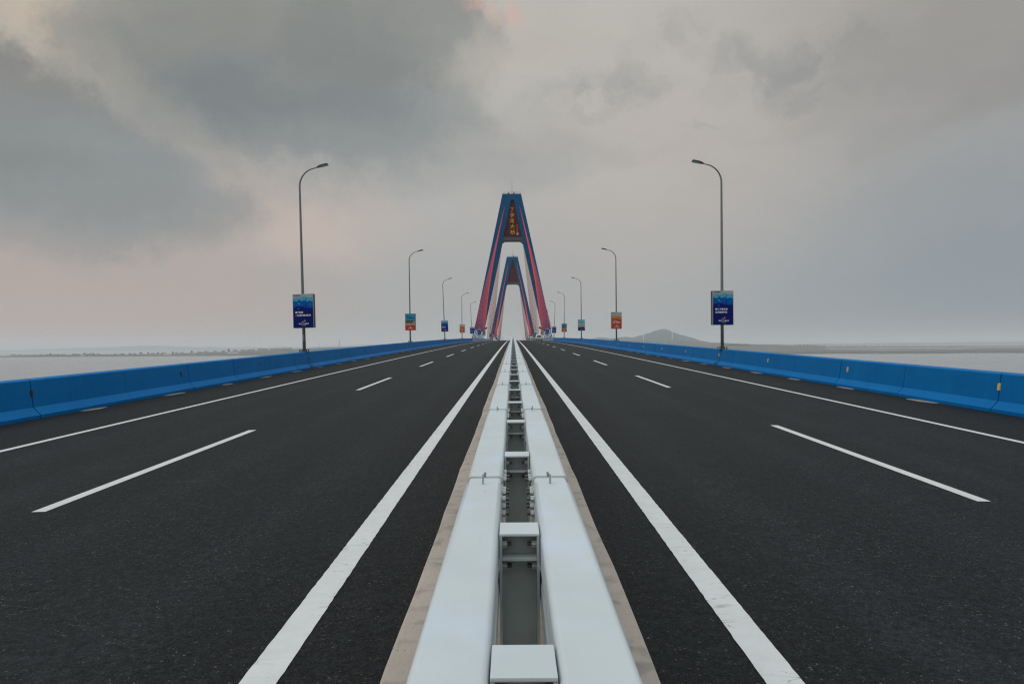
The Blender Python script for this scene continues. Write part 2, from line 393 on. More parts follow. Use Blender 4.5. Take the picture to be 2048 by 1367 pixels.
# ------------------------------------------------------------------ road, kerb, deck
def strip(name, x0, x1, y0, y1, dz, m, step=4.0, kind='structure', jitter=0, parent=None, fine=None):
    bm = bmesh.new(); ys = [y0]
    while ys[-1] < y1 - 1e-6:
        st = step if not fine or ys[-1] > 25 else fine
        ys.append(min(y1, ys[-1] + st))
    cols = [x0, x1] if x0*x1 >= 0 else [x0, 0, x1]
    prev = None
    for y in ys:
        j0, j1 = ((random.uniform(-jitter, jitter), random.uniform(-jitter, jitter)) if jitter and y < 25 else (0, 0))
        row = [bm.verts.new((x + (j0 if k == 0 else j1 if k == len(cols)-1 else 0), y, zr(y, x) + dz)) for k, x in enumerate(cols)]
        if prev:
            for k in range(len(cols)-1): bm.faces.new((prev[k], prev[k+1], row[k+1], row[k]))
        prev = row
    o = mesh_obj(name, bm, m, parent)
    for p in o.data.polygons:
        if p.normal.z < 0: p.flip()
    if kind: tag(o, kind=kind)
    return o
YN, YF = -4.0, 1300.0
YEND = 1300.0
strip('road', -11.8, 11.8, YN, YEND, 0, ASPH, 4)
for s in (-1, 1):
    for (a, b_, j) in ((1.265, 1.465, .003), (8.595, 8.745, .002)):
        strip('lane_marking', min(s*a, s*b_), max(s*a, s*b_), YN, YEND, .004, PAINT, 4, jitter=j, fine=.06 if a < 2 else .5)
    y = (7.29 if s < 0 else 7.47) - 15
    while y < 420:
        if y + 6 > -2:
            a, b_ = s*5.03, s*5.18
            strip('lane_marking', min(a, b_), max(a, b_), y, y+6, .004, PAINT, 1.0)
        y += 15
# deck slab and edge below the parapets
bm = bmesh.new(); prev = None; y = YN
while y <= YEND:
    z = zr(y)
    row = [bm.verts.new(p) for p in ((-11.8, y, z-.26), (-13.6, y, z-.24), (-13.6, y, z-.75), (-9, y, z-2.9), (9, y, z-2.9), (13.6, y, z-.75), (13.6, y, z-.24), (11.8, y, z-.26), (0, y, z-.05))]
    if prev:
        for k in range(9): bm.faces.new((prev[k], prev[(k+1) % 9], row[(k+1) % 9], row[k]))
    prev = row; y += 8
tag(mesh_obj('bridge_deck', bm, GREYC), kind='structure')

# kerb of the median with slightly wavy asphalt joint
bm = bmesh.new(); prev = None; y = YN
ra, rb = random.Random(3), random.Random(4)
wa = wb = 0
while y <= YEND:
    wa = wa*.75 + ra.uniform(-.008, .008); wb = wb*.75 + rb.uniform(-.008, .008)
    if y > 60: wa = wb = 0
    z = zr(y) - .012
    row = [bm.verts.new(p) for p in ((-.705+wa, y, z-.03), (-.69+wa, y, z+.088), (-.672+wa, y, z+.10), (.672+wb, y, z+.10), (.69+wb, y, z+.088), (.705+wb, y, z-.03))]
    if prev:
        for k in range(5): bm.faces.new((prev[k], prev[k+1], row[k+1], row[k]))
    prev = row; y += .5 if y < 60 else 4
ko = mesh_obj('median_kerb', bm, KERB); tag(ko, kind='structure')

# ------------------------------------------------------------------ median guardrail
TOP = .80
rail = empty('median_guardrail', (0, 2, zr(2)+.09))
tag(rail, 'white steel guardrail with two parallel box beams down the middle of the bridge', 'guardrail')
off = Vector(rail.location)
def rounded(w0, w1, z0, z1, r=.024, n=4):
    p = []
    for cx, cz, a0 in ((w1-r, z1-r, 0), (w0+r, z1-r, 90), (w0+r, z0+r, 180), (w1-r, z0+r, 270)):
        for k in range(n+1):
            a = R(a0 + 90*k/n); p.append((cx + r*math.cos(a), cz + r*math.sin(a)))
    return p
def beam_bm(bm, s, y0, y1, slot=True, lod=0):
    for (z0, z1) in ((TOP-.20, TOP), (TOP-.37, TOP-.235)):
        pr = rounded(.103, .343, z0, z1, .026 if z1 == TOP else .02, 4 if lod == 0 else 1)
        if s < 0: pr = [(-x, z) for x, z in pr][::-1]
        n = len(pr); rows = []
        for y in (y0, (y0+y1)/2, y1):
            rows.append([bm.verts.new((x, y, zr(y)+z)) for x, z in pr])
        for a, b_ in zip(rows, rows[1:]):
            for k in range(n):
                f = bm.faces.new((a[k], b_[k], b_[(k+1) % n], a[(k+1) % n])); q = n//4; f.smooth = (k % q != q-1) if s > 0 else ((n-2-k) % n) % q != q-1
        bm.faces.new(rows[0]); bm.faces.new(rows[-1][::-1])
def hexnut(bm, x, y, z, s, r=.021, ln=.021, shank=.022, mi=0, mi2=1):
    """nut on the inner face at x, pointing towards the gap: s = +1 points to +x"""
    def cyl(xa, xb, rr, seg, m_, sm):
        a = [bm.verts.new((xa, y+rr*math.cos(2*math.pi*k/seg), z+rr*math.sin(2*math.pi*k/seg))) for k in range(seg)]
        b_ = [bm.verts.new((xb, y+rr*math.cos(2*math.pi*k/seg), z+rr*math.sin(2*math.pi*k/seg))) for k in range(seg)]
        for k in range(seg):
            f = bm.faces.new((a[k], a[(k+1) % seg], b_[(k+1) % seg], b_[k])); f.material_index = m_; f.smooth = sm
        f = bm.faces.new(a); f.material_index = m_; f = bm.faces.new(b_); f.material_index = m_
    cyl(x, x+s*.003, r*1.35, 14, mi, False)
    cyl(x+s*.003, x+s*(.003+ln), r, 6, mi, False)
    xs = x+s*(.003+ln)
    for i in range(5 if shank > .01 else 0):
        cyl(xs+s*shank*i/5, xs+s*shank*(i+.55)/5, r*.56, 10, mi2, True)
        cyl(xs+s*shank*(i+.55)/5, xs+s*shank*(i+1)/5, r*.50, 10, mi2, True)
nut_me = {}
def nut_obj(s, r_=.021):
    if s not in nut_me:
        bm = bmesh.new(); hexnut(bm, 0, 0, 0, -s, r=r_); o = mesh_obj('bolt', bm, [NUT, THREAD]); nut_me[s] = o.data; return o
    o = bpy.data.objects.new('bolt', nut_me[s]); COL.objects.link(o); return o
JY = [4.60 + 4.03*i for i in range(-2, 60)]             # joints between beam lengths
ns = 0
for i in range(len(JY)-1):
    y0, y1 = JY[i] + .10, JY[i+1] - .10
    if y1 < -1: continue
    if ns >= 40: break
    for s in (-1, 1):
        bm = bmesh.new(); yy0 = max(y0, -2)
        beam_bm(bm, s, yy0, y1, lod=0 if y0 < 30 else 1)
        bmesh.ops.translate(bm, verts=bm.verts[:], vec=-off)
        bo = mesh_obj('beam', bm, WHITE, rail)
        if i < 16:
            # inner splice tube that shows in the joint, its pin, and the slot of the far length
            bm = bmesh.new()
            pr = rounded(.112, .334, TOP-.192, TOP-.008, .024)
            if s < 0: pr = [(-x, z) for x, z in pr][::-1]
            z = zr(y1)
            prism_y(bm, [(x, z+q) for x, q in pr], y1+.002, y1+.198)
            bmesh.ops.translate(bm, verts=bm.verts[:], vec=-off); mesh_obj('splice_sleeve', bm, WHITE, rail)
            bm = bmesh.new(); xc = s*(.223 - (.012 if s > 0 else -.004))
            box(bm, xc-.006, xc+.006, y1-.045, y1-.028, z+TOP-.012, z+TOP+.062, bevel=.0015)
            bmesh.ops.translate(bm, verts=bm.verts[:], vec=-off); mesh_obj('pin', bm, NUT, rail)
            bm = bmesh.new(); box(bm, xc-.009, xc+.009, y1+.1985, y1+.34, zr(y1+.26)+TOP-.006, zr(y1+.26)+TOP+.0016, bevel=.001)
            bmesh.ops.translate(bm, verts=bm.verts[:], vec=-off); mesh_obj('slot', bm, SLOTM, rail)
            if i < 9:
                for yq in (-.31, -.14, -.05, .25, .36, .50):
                    for zq in (-.055, -.145):
                        if zq < -.1 and (i > 3 or yq > .2): continue
                        bo_ = nut_obj(s); bo_.parent = rail; bo_.location = Vector((s*.1025, y1+.10+yq, zr(y1+yq)+TOP+zq)) - off
    ns += 1
# what lies beyond the nearest lengths
bm = bmesh.new()
for s in (-1, 1):
    for k in range(ns-1, 200):
        ya, yb = JY[0] + 4.03*k + 4.13, JY[0] + 4.03*k + 7.96
        if ya < JY[ns]-.5 - 4.03*0 and ya < 150: continue
        if ya > 700: break
        beam_bm(bm, s, ya, yb, lod=1)
bmesh.ops.translate(bm, verts=bm.verts[:], vec=-off); tag(mesh_obj('far_beams', bm, WHITE, rail), kind='stuff')
PY = [1.97, 3.36] + [5.45 + 2.015*k for k in range(98)]
def post_bm(bm, y, lod):
    zt = zr(y) + TOP + .002; zb = zr(y) + .086
    w = .0985; t = .013
    box(bm, -w, w, y, y+.22, zt-.014, zt, 0, bevel=.004 if lod == 0 else 0)            # cap plate
    box(bm, -w, -w+t, y+.002, y+.2, zb, zt-.0145, 1); box(bm, w-t, w, y+.002, y+.2, zb, zt-.0145, 1)   # flanges
    box(bm, -w+t+.0005, w-t-.0005, y+.10, y+.112, zb, zt-.0145, 1)                                 # web
    if lod < 2: box(bm, -w+t+.0006, w-t-.0006, y+.004, y+.0995, zt-.135, zt-.123, 1)                     # diaphragm
    if lod < 2: box(bm, -.17, .17, y-.03, y+.23, zr(y)+.085, zr(y)+.10, 1)
def bolts_bm(bm, y):
    zt = zr(y)+TOP
    for s in (-1, 1):
        for zq in (-.062, -.17):
            hexnut(bm, s*.0855, y+.055, zt+zq, -s, r=.0205)
for i, y in enumerate(PY):
    bm = bmesh.new(); post_bm(bm, y, 0 if i < 10 else 1 if i < 30 else 2)
    if 8 <= i < 24: 
        bolts_bm(bm, y)
    bmesh.ops.translate(bm, verts=bm.verts[:], vec=-off); po = mesh_obj('post', bm, [WHITE, POSTGREY], rail)
    if i < 8:
        for s in (-1, 1):
            for zq in (-.062, -.17):
                b2 = nut_obj(s); b2.parent = po; b2.location = Vector((s*.0855, y+.055, zr(y)+TOP+zq)) - off
bm = bmesh.new()
y = PY[-1] + 2.015
while y < 600: post_bm(bm, y, 2); y += 2.015
bmesh.ops.translate(bm, verts=bm.verts[:], vec=-off); tag(mesh_obj('far_posts', bm, [WHITE, POSTGREY], rail), kind='stuff')

# ------------------------------------------------------------------ side parapets
PROF = ((11.42, -.05), (11.42, .085), (11.60, .265), (11.68, .90), (11.70, .925), (11.725, .93), (12.10, .93), (12.125, .905), (12.125, -.25), (11.6, -.25))
def parapet(s, label):
    root = empty('bridge_parapet', (s*11.8, 16, zr(16, 11.6))); tag(root, label, 'parapet')
    o_ = Vector(root.location)
    first = 16.45 if s < 0 else 16.4
    y = first - 4*3.98; n = 0
    while y < 194 + 3.98*18:
        far = y > 193
        bm = bmesh.new(); g = .014
        ya, yb = y+g, y+3.98-g
        rows = []
        for yy in (ya, yb): rows.append([bm.verts.new((s*x, yy, zr(yy, 11.6)+z)) for x, z in PROF])
        m_ = len(PROF)
        for k in range(m_): bm.faces.new((rows[0][k], rows[0][(k+1) % m_], rows[1][(k+1) % m_], rows[1][k]))
        bm.faces.new(rows[0]); bm.faces.new(rows[1][::-1])
        bmesh.ops.translate(bm, verts=bm.verts[:], vec=-o_)
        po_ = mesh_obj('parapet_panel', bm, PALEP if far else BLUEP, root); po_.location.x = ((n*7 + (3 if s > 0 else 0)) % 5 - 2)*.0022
        y += 3.98; n += 1
    bm = bmesh.new(); a = None; y = first - 16
    while y < 270:      # dark joint filler inside the gaps
        row = [bm.verts.new((s*x, y, zr(y, 11.6)+z)) for x, z in ((11.5, -.2), (11.5, .085), (11.66, .265), (11.73, .88), (12.06, .88), (12.06, -.2))]
        if a:
            for k in range(5): bm.faces.new((a[k], a[k+1], row[k+1], row[k]))
        a = row; y += 3.98
    bmesh.ops.translate(bm, verts=bm.verts[:], vec=-o_); mesh_obj('joint_filler', bm, DARK, root)
    # the rest beyond the crest
    bm = bmesh.new(); a = None; y = 194 + 3.98*18 + .1
    while y < 1290:
        row = [bm.verts.new((s*x, y, zr(y, 11.6)+z)) for x, z in PROF]
        if a:
            for k in range(m_): bm.faces.new((a[k], a[(k+1) % m_], row[(k+1) % m_], row[k]))
        else: bm.faces.new(row)
        a = row; y += 12
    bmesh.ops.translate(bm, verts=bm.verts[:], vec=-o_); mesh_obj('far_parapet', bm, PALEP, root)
    # reflectors every 7.4 m
    y = 16.42 - 7.42 if s > 0 else 16.45 - 7.42; k = 0
    proto = None
    while y < 195:
        bm = bmesh.new(); z = zr(y, 11.6)
        mtx = Matrix.Translation((s*11.655, y, z+.60)) @ Matrix.Rotation(s*R(7.0), 4, 'Y')
        box(bm, -.018, .018, -.045, .045, -.09, .09, 0, mtx, bevel=.006)
        mtx2 = Matrix.Translation((s*11.63, y-.002, z+.60)) @ Matrix.Rotation(s*R(7.0), 4, 'Y')
        box(bm, -.006, .006, -.036, .036, -.078, .078, 1, mtx2)
        bmesh.ops.translate(bm, verts=bm.verts[:], vec=-o_)
        blackish = s < 0 or k == 11
        mesh_obj('reflector', bm, [DKREF, DKREF] if blackish else [AMBER, AMBER], root)
        y += 7.42; k += 1
    # expansion joint at the first lamp
    bm = bmesh.new(); y = 38.55
    pts = ((11.668, .50), (11.655, .45), (11.62, .265), (11.41, .085), (11.405, -.02))
    for dy_ in (0, .38):
        for (xa, za), (xb, zb) in zip(pts[:-1], pts[1:]):
            tube(bm, [(s*(xa-.02), y+dy_, zr(y, 11.6)+za), (s*(xb-.02), y+dy_, zr(y, 11.6)+zb)], .022 if dy_ == 0 else .010, 6)
        for x, z in ((11.65, .5), (11.5, .17)): box(bm, s*x-.03, s*x+.03, y+dy_-.03, y+dy_+.03, zr(y, 11.6)+z-.03, zr(y, 11.6)+z+.03)
    bmesh.ops.translate(bm, verts=bm.verts[:], vec=-o_); mesh_obj('expansion_joint', bm, DARK, root)
    return root
parapet(-1, 'blue concrete parapet on the left edge of the bridge with black reflectors')
parapet(1, 'blue concrete parapet on the right edge of the bridge with cream reflectors')
# sandy dirt at the drain mouths along both parapets
SAND = mat('sandy_dirt', (.27, .225, .18), .95, var=.4, scale=14, coords='World', bump=.5, bscale=60)
bm = bmesh.new(); rr = random.Random(11)
for s in (-1, 1):
    y = 18.3 if s < 0 else 18.9
    while y < 110:
        n = 11; L0 = rr.uniform(.45, .8); w0 = rr.uniform(.10, .2)
        c = Vector((s*11.27, y, 0)); vs = []
        for k in range(n):
            a = 2*math.pi*k/n; q = rr.uniform(.7, 1.1)
            x_, y_ = c.x + math.cos(a)*w0*q, c.y + math.sin(a)*L0*q
            vs.append(bm.verts.new((x_, y_, zr(y_, x_) + .0035)))
        top = bm.verts.new((c.x, c.y, zr(c.y, c.x) + .016))
        for k in range(n): bm.faces.new((vs[k], vs[(k+1) % n], top))
        y += 4.3
tag(mesh_obj('drain_sand', bm, SAND), 'small fans of sandy dirt on the asphalt at the foot of the parapets', 'dirt', kind='stuff')
# grit beside the kerb
def streaks(m, c, amt):
    t = m.node_tree; b = t.nodes['Principled BSDF']; l = t.links.new; g = t.nodes.new('ShaderNodeNewGeometry')
    cur = b.inputs['Base Color'].links[0].from_socket
    for st, sc_, a, z, hi in (((1, 3.2, .25), 2.0, .54, .72, amt), ((1, 1, 1), 9.0, .60, .70, amt*.6), ((.3, .3, .3), 1.3, .45, .7, amt*.55)):
        mp_ = t.nodes.new('ShaderNodeMapping'); mp_.inputs['Scale'].default_value = st; l(g.outputs['Position'], mp_.inputs[0])
        n = t.nodes.new('ShaderNodeTexNoise'); n.inputs['Scale'].default_value = sc_; n.inputs['Detail'].default_value = 6; l(mp_.outputs[0], n.inputs['Vector'])
        r = t.nodes.new('ShaderNodeMapRange'); r.inputs[1].default_value = a; r.inputs[2].default_value = z; r.inputs[4].default_value = hi; l(n.outputs['Fac'], r.inputs[0])
        x = t.nodes.new('ShaderNodeMix'); x.data_type = 'RGBA'; l(r.outputs[0], x.inputs[0]); l(cur, x.inputs[6]); x.inputs[7].default_value = (*c, 1); cur = x.outputs[2]
    l(cur, b.inputs['Base Color'])
streaks(BLUEP, (.008, .17, .42), .30)
GRIT = mat('orange_grit', (.30, .14, .07), .9, var=.5, scale=30, coords='World')
bm = bmesh.new()
for k in range(900):
    s = rr.choice((-1, 1)); y = rr.uniform(1.8, 16)**1.0; x = s*(.72 + abs(rr.gauss(0, .22)))
    if abs(x) > 1.25: continue
    r_ = rr.uniform(.0015, .0042); z = zr(y, x) + r_*.6
    p = Vector((x, y, z)); vs = [bm.verts.new(p + Vector(v)*r_*rr.uniform(.7, 1.3)) for v in ((1,0,0),(-1,0,0),(0,1,0),(0,-1,0),(0,0,1),(0,0,-1))]
    for q in ((0,2,4),(2,1,4),(1,3,4),(3,0,4),(2,0,5),(1,2,5),(3,1,5),(0,3,5)): bm.faces.new([vs[j] for j in q])
tag(mesh_obj('road_grit', bm, GRIT), 'orange grit scattered on the asphalt beside the median kerb', 'grit', kind='stuff')

# ------------------------------------------------------------------ lettering
def text_mesh(name, body, size, m, parent=None, mtx=Matrix(), extrude=.003, ax='CENTER', spacing=1.0, bold=0.0, line=1.0):
    cu = bpy.data.curves.new(name, 'FONT'); cu.body = body; cu.size = size; cu.align_x = ax; cu.align_y = 'CENTER'
    cu.extrude = extrude; cu.offset = bold; cu.resolution_u = 3; cu.space_line = line; cu.space_character = spacing
    o = bpy.data.objects.new(name, cu); COL.objects.link(o)
    dg = bpy.context.evaluated_depsgraph_get(); dg.update()
    me = bpy.data.meshes.new_from_object(o.evaluated_get(dg), depsgraph=dg)
    bpy.data.objects.remove(o); bpy.data.curves.remove(cu)
    me.materials.clear(); me.materials.append(m); me.transform(mtx)
    r = bpy.data.objects.new(name, me); COL.objects.link(r); r.parent = parent
    return r
STAND = Matrix.Rotation(R(90), 4, 'X')        # text plane upright, facing -Y

# ------------------------------------------------------------------ cable stayed towers
def tower(D, near):
    zb = zr(D)
    root = empty('bridge_tower', (0, D, -38))
    tag(root, 'nearer blue A shaped bridge tower with gold lettering on its maroon panel' if near else 'farther blue A shaped bridge tower with a blank maroon panel', 'tower')
    ZT = CAMZ + 72.8; o_ = Vector(root.location)
    XO = lambda z: 4.3 + .2147*(ZT - z); XI = lambda z: max(.19, XO(z) - 4.11)
    T = 3.2        # half thickness along the road
    z0, z1 = CAMZ + 50.7, CAMZ + 52.2; zp = CAMZ + 69.9
    def leg(s):
        bm = bmesh.new()
        zs = [-38, zb-6, CAMZ+20, CAMZ+40, CAMZ+52.2, zp, ZT]
        rows = []
        for z in zs:
            zz = max(z, zb-6); xo, xi = XO(zz), XI(zz)
            if z < zb-6: xo -= 5; xi -= 5
            if s < 0: xo, xi = -xi, -xo
            lo, hi = (xi, xo) if s > 0 else (xo, xi)
            c = .28
            rows.append([bm.verts.new(p) for p in ((lo+c, D-T, z), (hi-c, D-T, z), (hi, D-T+c, z), (hi, D+T-c, z), (hi-c, D+T, z), (lo+c, D+T, z), (lo, D+T-c, z), (lo, D-T+c, z))])
        for a, b_ in zip(rows, rows[1:]):
            for k in range(8): bm.faces.new((a[k], a[(k+1) % 8], b_[(k+1) % 8], b_[k]))
        bm.faces.new(rows[0][::-1]); bm.faces.new(rows[-1])
        bmesh.ops.translate(bm, verts=bm.verts[:], vec=-o_)
        return mesh_obj('tower_leg', bm, TBLUE, root)
    leg(-1); leg(1)
    bm = bmesh.new()      # head block between the legs
    prism_y(bm, [(-XI(zp)-.5, zp), (XI(zp)+.5, zp), (.5, ZT-.01), (-.5, ZT-.01)], D-T+.01, D+T-.01)
    bmesh.ops.translate(bm, verts=bm.verts[:], vec=-o_); mesh_obj('tower_head', bm, TBLUE, root)
    bm = bmesh.new()      # recessed panel
    prism_y(bm, [(-XI(z1)-.1, z1), (XI(z1)+.1, z1), (XI(zp)+.1, zp), (-XI(zp)-.1, zp)], D-T+.9, D+T-.9)
    bmesh.ops.translate(bm, verts=bm.verts[:], vec=-o_); pan = mesh_obj('name_panel', bm, MAROON, root)
    bm = bmesh.new()      # chamfered cross beam under the panel
    xa = XI(z0)
    prism_y(bm, [(-XI(z0-1.2)+.0, z0-1.2), (-xa+1.2, z0), (xa-1.2, z0), (XI(z0-1.2), z0-1.2), (XI(z1)+.05, z1), (-XI(z1)-.05, z1)], D-T+.25, D+T-.25)
    bmesh.ops.translate(bm, verts=bm.verts[:], vec=-o_); mesh_obj('cross_beam', bm, SOFFIT, root)
    if near:
        k = D/FPX; yf = D-T+.9-.12
        def P(cx, cy): return Matrix.Translation(Vector(((924+cx/7.595-1025.0)*k, yf, CAMZ+(HY-(340+cy/7.595))*k)) - o_)
        for ch, cx, cy, sz in (('丁', 765, 620, 2.3), ('字', 765, 705, 2.3), ('湾', 762, 788, 2.25), ('大', 768, 872, 2.3), ('桥', 772, 962, 2.4)):
            sh = Matrix.Shear('XZ', 4, (0, .0)) if False else Matrix.Identity(4)
            text_mesh('lettering', ch, sz, GOLD, pan, P(cx, cy) @ Matrix.Rotation(R(4), 4, 'Y') @ STAND, .06, bold=-.004)
        for j, ch in enumerate('韩玉臣题'[:4]):
            text_mesh('signature', ch, .62, GOLD, pan, P(843, 852+j*32) @ STAND, .05, bold=.0)
        bm = bmesh.new(); q = P(847, 980)
        box(bm, -.52, .52, -.03, .03, -.5, .5, 0, q)
        so = mesh_obj('seal', bm, mat('pink_seal', (.50, .20, .22), .6), pan)
        bm = bmesh.new()
        for (xa_, xb_, za_, zb_) in ((-.36, -.06, .1, .36), (.06, .36, .1, .36), (-.36, -.06, -.36, -.08), (.08, .36, -.36, -.06)):
            box(bm, xa_, xb_, -.05, -.032, za_, zb_, 0, q)
        mesh_obj('seal_marks', bm, mat('pale_seal_marks', (.62, .52, .52), .6), so)
    # roof fittings: railing, boxes and lightning rod
    bm = bmesh.new(); w = 4.05; h = 1.15
    for z in (.6, h):
        for a, b_ in (((-w, -T+.2), (w, -T+.2)), ((w, -T+.2), (w, T-.2)), ((w, T-.2), (-w, T-.2)), ((-w, T-.2), (-w, -T+.2))):
            tube(bm, [(a[0], D+a[1], ZT+z), (b_[0], D+b_[1], ZT+z)], .06, 6)
    for x in (-w, -2, 0.6, 2.2, w):
        for yy in (-T+.2, T-.2): tube(bm, [(x, D+yy, ZT), (x, D+yy, ZT+h)], .07, 6)
    bmesh.ops.translate(bm, verts=bm.verts[:], vec=-o_); mesh_obj('railing', bm, NUT, root)
    bm = bmesh.new(); tube(bm, [(0, D, ZT), (0, D, ZT+3), (0, D, ZT+8.4)], [.10, .07, .025], 8)
    bmesh.ops.translate(bm, verts=bm.verts[:], vec=-o_); mesh_obj('lightning_rod', bm, POLE, root)
    bm = bmesh.new()
    if near: box(bm, -2.1, -1.25, D-T+.6, D-T+1.4, ZT, ZT+.62, bevel=.08)
    box(bm, .6, 1.3, D-T+.6, D-T+1.3, ZT, ZT+.5, bevel=.08); box(bm, .75, 1.15, D-T+.7, D-T+1.2, ZT+.5, ZT+(1.0 if near else 1.3), bevel=.15)
    bmesh.ops.translate(bm, verts=bm.verts[:], vec=-o_); mesh_obj('beacon', bm, BLACK, root)
    # black floodlights on the inner side of each leg
    for s in (-1, 1):
        bm = bmesh.new(); zf = CAMZ + 8.8; xf = s*(XI(zf) - .9)
        mtx = Matrix.Translation((xf, D-T-.2, zf)) @ Matrix.Rotation(s*R(28), 4, 'Y')
        box(bm, -.75, .75, -.4, .4, -.42, .42, 0, mtx, bevel=.1)
        tube(bm, [(xf, D-T-.2, zf-.3), (s*(XI(zf-1)+.05), D-T+.3, zf-1.2)], .16, 8)
        bmesh.ops.translate(bm, verts=bm.verts[:], vec=-o_); mesh_obj('floodlight', bm, BLACK, root)
    # stay cables
    ordn = ['innermost', 'second', 'third', 'fourth', 'fifth', 'sixth', 'seventh', 'eighth', 'ninth', 'tenth', 'eleventh', 'outermost']
    for dirn in (-1, 1):
        for s in (-1, 1):
            for i in range(12):
                ya = D + dirn*(25 + (8.3 if dirn < 0 else 7)*i); zl = CAMZ + 33 + (66.8-33)*i/11
                A = Vector((s*13.05, ya, zr(ya) - .25)); B = Vector((s*((XO(zl)+XO(zl)-4.11)/2), D + dirn*(T+.02), zl))
                c = empty('stay_cable', A)
                which = 'nearer' if near else 'farther'
                tag(c, '%s red stay cable %s the %s tower, %s side' % (ordn[i], 'in front of' if dirn < 0 else 'behind', which, 'left' if s < 0 else 'right'), 'stay cable', 'red stay cables of the bridge')
                # shallow sag
                n = 7; pts = []
                for k in range(n):
                    t = k/(n-1); p = A.lerp(B, t); p.z -= .5*4*t*(1-t)*(i/11) ; pts.append(p)
                dcam = A.y
                bm = bmesh.new(); ss = 3.7/(pts[1].z-pts[0].z)
                sp = pts[0].lerp(pts[1], min(.95, ss))
                tube(bm, [sp - A] + [p - A for p in pts[1:]], .072, 6)
                mesh_obj('sheath', bm, REDC, c)
                bm = bmesh.new(); tube(bm, [pts[0]-A, sp-A], .088, 8); mesh_obj('sleeve', bm, WSLEEVE, c)
    return root
T1, T2 = 328.0, 556.0
tower(T1, True); tower(T2, False)

# ------------------------------------------------------------------ street lamps and banners
def make_lamp():
    root = empty('street_lamp', (0, 0, 0))
    bm = bmesh.new()
    H = 9.4; rr_ = 1.02
    pts = [(0, 0, .03), (0, 0, 3), (0, 0, 6), (0, 0, H-.3)]
    rad = [.092, .082, .068, .054]
    for k in range(0, 9):
        a = R(78)*k/8
        pts.append((rr_*(1-math.cos(a)), 0, H + rr_*math.sin(a))); rad.append(.052 - .018*k/8)
    e = Vector(pts[-1]); pts.append(tuple(e + Vector((.28, 0, .06)))); rad.append(.032)
    tube(bm, pts, rad, 14)
    mesh_obj('pole', bm, POLE, root, True)
    bm = bmesh.new(); mtx = Matrix.Translation(e + Vector((.22, 0, .065))) @ Matrix.Rotation(R(-12), 4, 'Y')
    # tapered lamp head with ribbed back
    prof = [(-.02, .05), (.06, .09), (.16, .135), (.60, .14), (.63, .11)]
    rows = []
    for x, hw in prof:
        hh = .03 if x < 0 else .045 if x < .1 else .06 if x < .61 else .04
        rows.append([bm.verts.new(mtx @ Vector(p)) for p in ((x, -hw, -.03), (x, hw, -.03), (x, hw*.85, hh), (x, -hw*.85, hh))])
    for a, b_ in zip(rows, rows[1:]):
        for k in range(4): bm.faces.new((a[k], a[(k+1) % 4], b_[(k+1) % 4], b_[k]))
    bm.faces.new(rows[0][::-1]); bm.faces.new(rows[-1])
    for k in range(6): box(bm, .20, .58, -.11+.04*k, -.095+.04*k, .060, .072, 0, mtx)
    lh = mesh_obj('lamp_head', bm, LUM, root)
    bm = bmesh.new(); box(bm, .18, .60, -.12, .12, -.042, -.031, 0, mtx); mesh_obj('glass', bm, LENS, lh)
    bm = bmesh.new(); box(bm, -.24, .24, -.24, .24, 0, .028, bevel=.004)
    bp_ = mesh_obj('base_plate', bm, POLE, root)
    bm = bmesh.new(); am = None
    for x in (-.19, .19):
        for y in (-.19, .19):
                if am is None:
                    tube(bm, [(0, 0, .0285), (0, 0, .13), (0, 0, .15)], [.028, .028, .034], 8); ab = mesh_obj('anchor_bolt', bm, BLACK, bp_); am = ab.data
                else: ab = bpy.data.objects.new('anchor_bolt', am); COL.objects.link(ab); ab.parent = bp_
                ab.location = (x, y, 0)
    bm = bmesh.new(); box(bm, -.055, .055, -.115, -.075, .62, .96, bevel=.01); mesh_obj('access_door', bm, mat('door_grey_paint', (.16, .18, .18), .5), root)
    return root

def flat(bm, pts, mi, y):
    f = bm.faces.new([bm.verts.new((x, y, z)) for x, z in pts]); f.material_index = mi
BW, BH = 1.17, 1.92
def wave(y0, amps, n=60, seed=0, scallop=0):
    r_ = random.Random(seed); out = []
    for k in range(n+1):
        x = -BW/2+.01 + (BW-.02)*k/n; z = y0
        for a, f, p in amps: z += a*math.sin(f*x + p)
        if scallop: z += scallop*abs(math.sin(9.5*x+.6))
        out.append((x, z))
    return out
def under(bm, top, zbot, mi, y):
    a = [(x, z) for x, z in top]
    for (xa, za), (xb, zb) in zip(a, a[1:]): flat(bm, [(xa, zbot), (xb, zbot), (xb, zb), (xa, za)], mi, y)
def fish(bm, cx, cz, s, rot, mi, y):
    """a leaping dolphin-like silhouette: curved body, fin and tail"""
    o = [(-1, 0), (-.6, .22), (-.1, .34), (.05, .62), (.22, .32), (.6, .18), (.95, .30), (.85, .02), (1.05, -.25), (.6, -.02), (.1, -.06), (-.5, -.12)]
    c, q = math.cos(rot), math.sin(rot)
    flat(bm, [(cx + s*(c*x - q*z), cz + s*(q*x + c*z)) for x, z in o], mi, y)
def disc(bm, cx, cz, r_, mi, y, n=18, sx=1):
    flat(bm, [(cx+sx*r_*math.cos(2*math.pi*k/n), cz+r_*math.sin(2*math.pi*k/n)) for k in range(n)], mi, y)
PC = {n: mat('poster_'+n, s2l(c), .6, spec=.08) for n, c in dict(navy=(14, 28, 100), royal=(0, 84, 160), aqua=(74, 158, 180), grey=(158, 164, 166), brown=(98, 80, 66), red=(176, 62, 40),
      orange=(170, 76, 44), ochre=(176, 126, 70), sky=(50, 138, 168), sea=(20, 50, 110), sand=(150, 148, 124), tan=(180, 138, 104), teal=(120, 178, 184), cream=(214, 190, 130), white=(220, 224, 228), logo=(110, 24, 30), ink=(24, 44, 66)).items()}
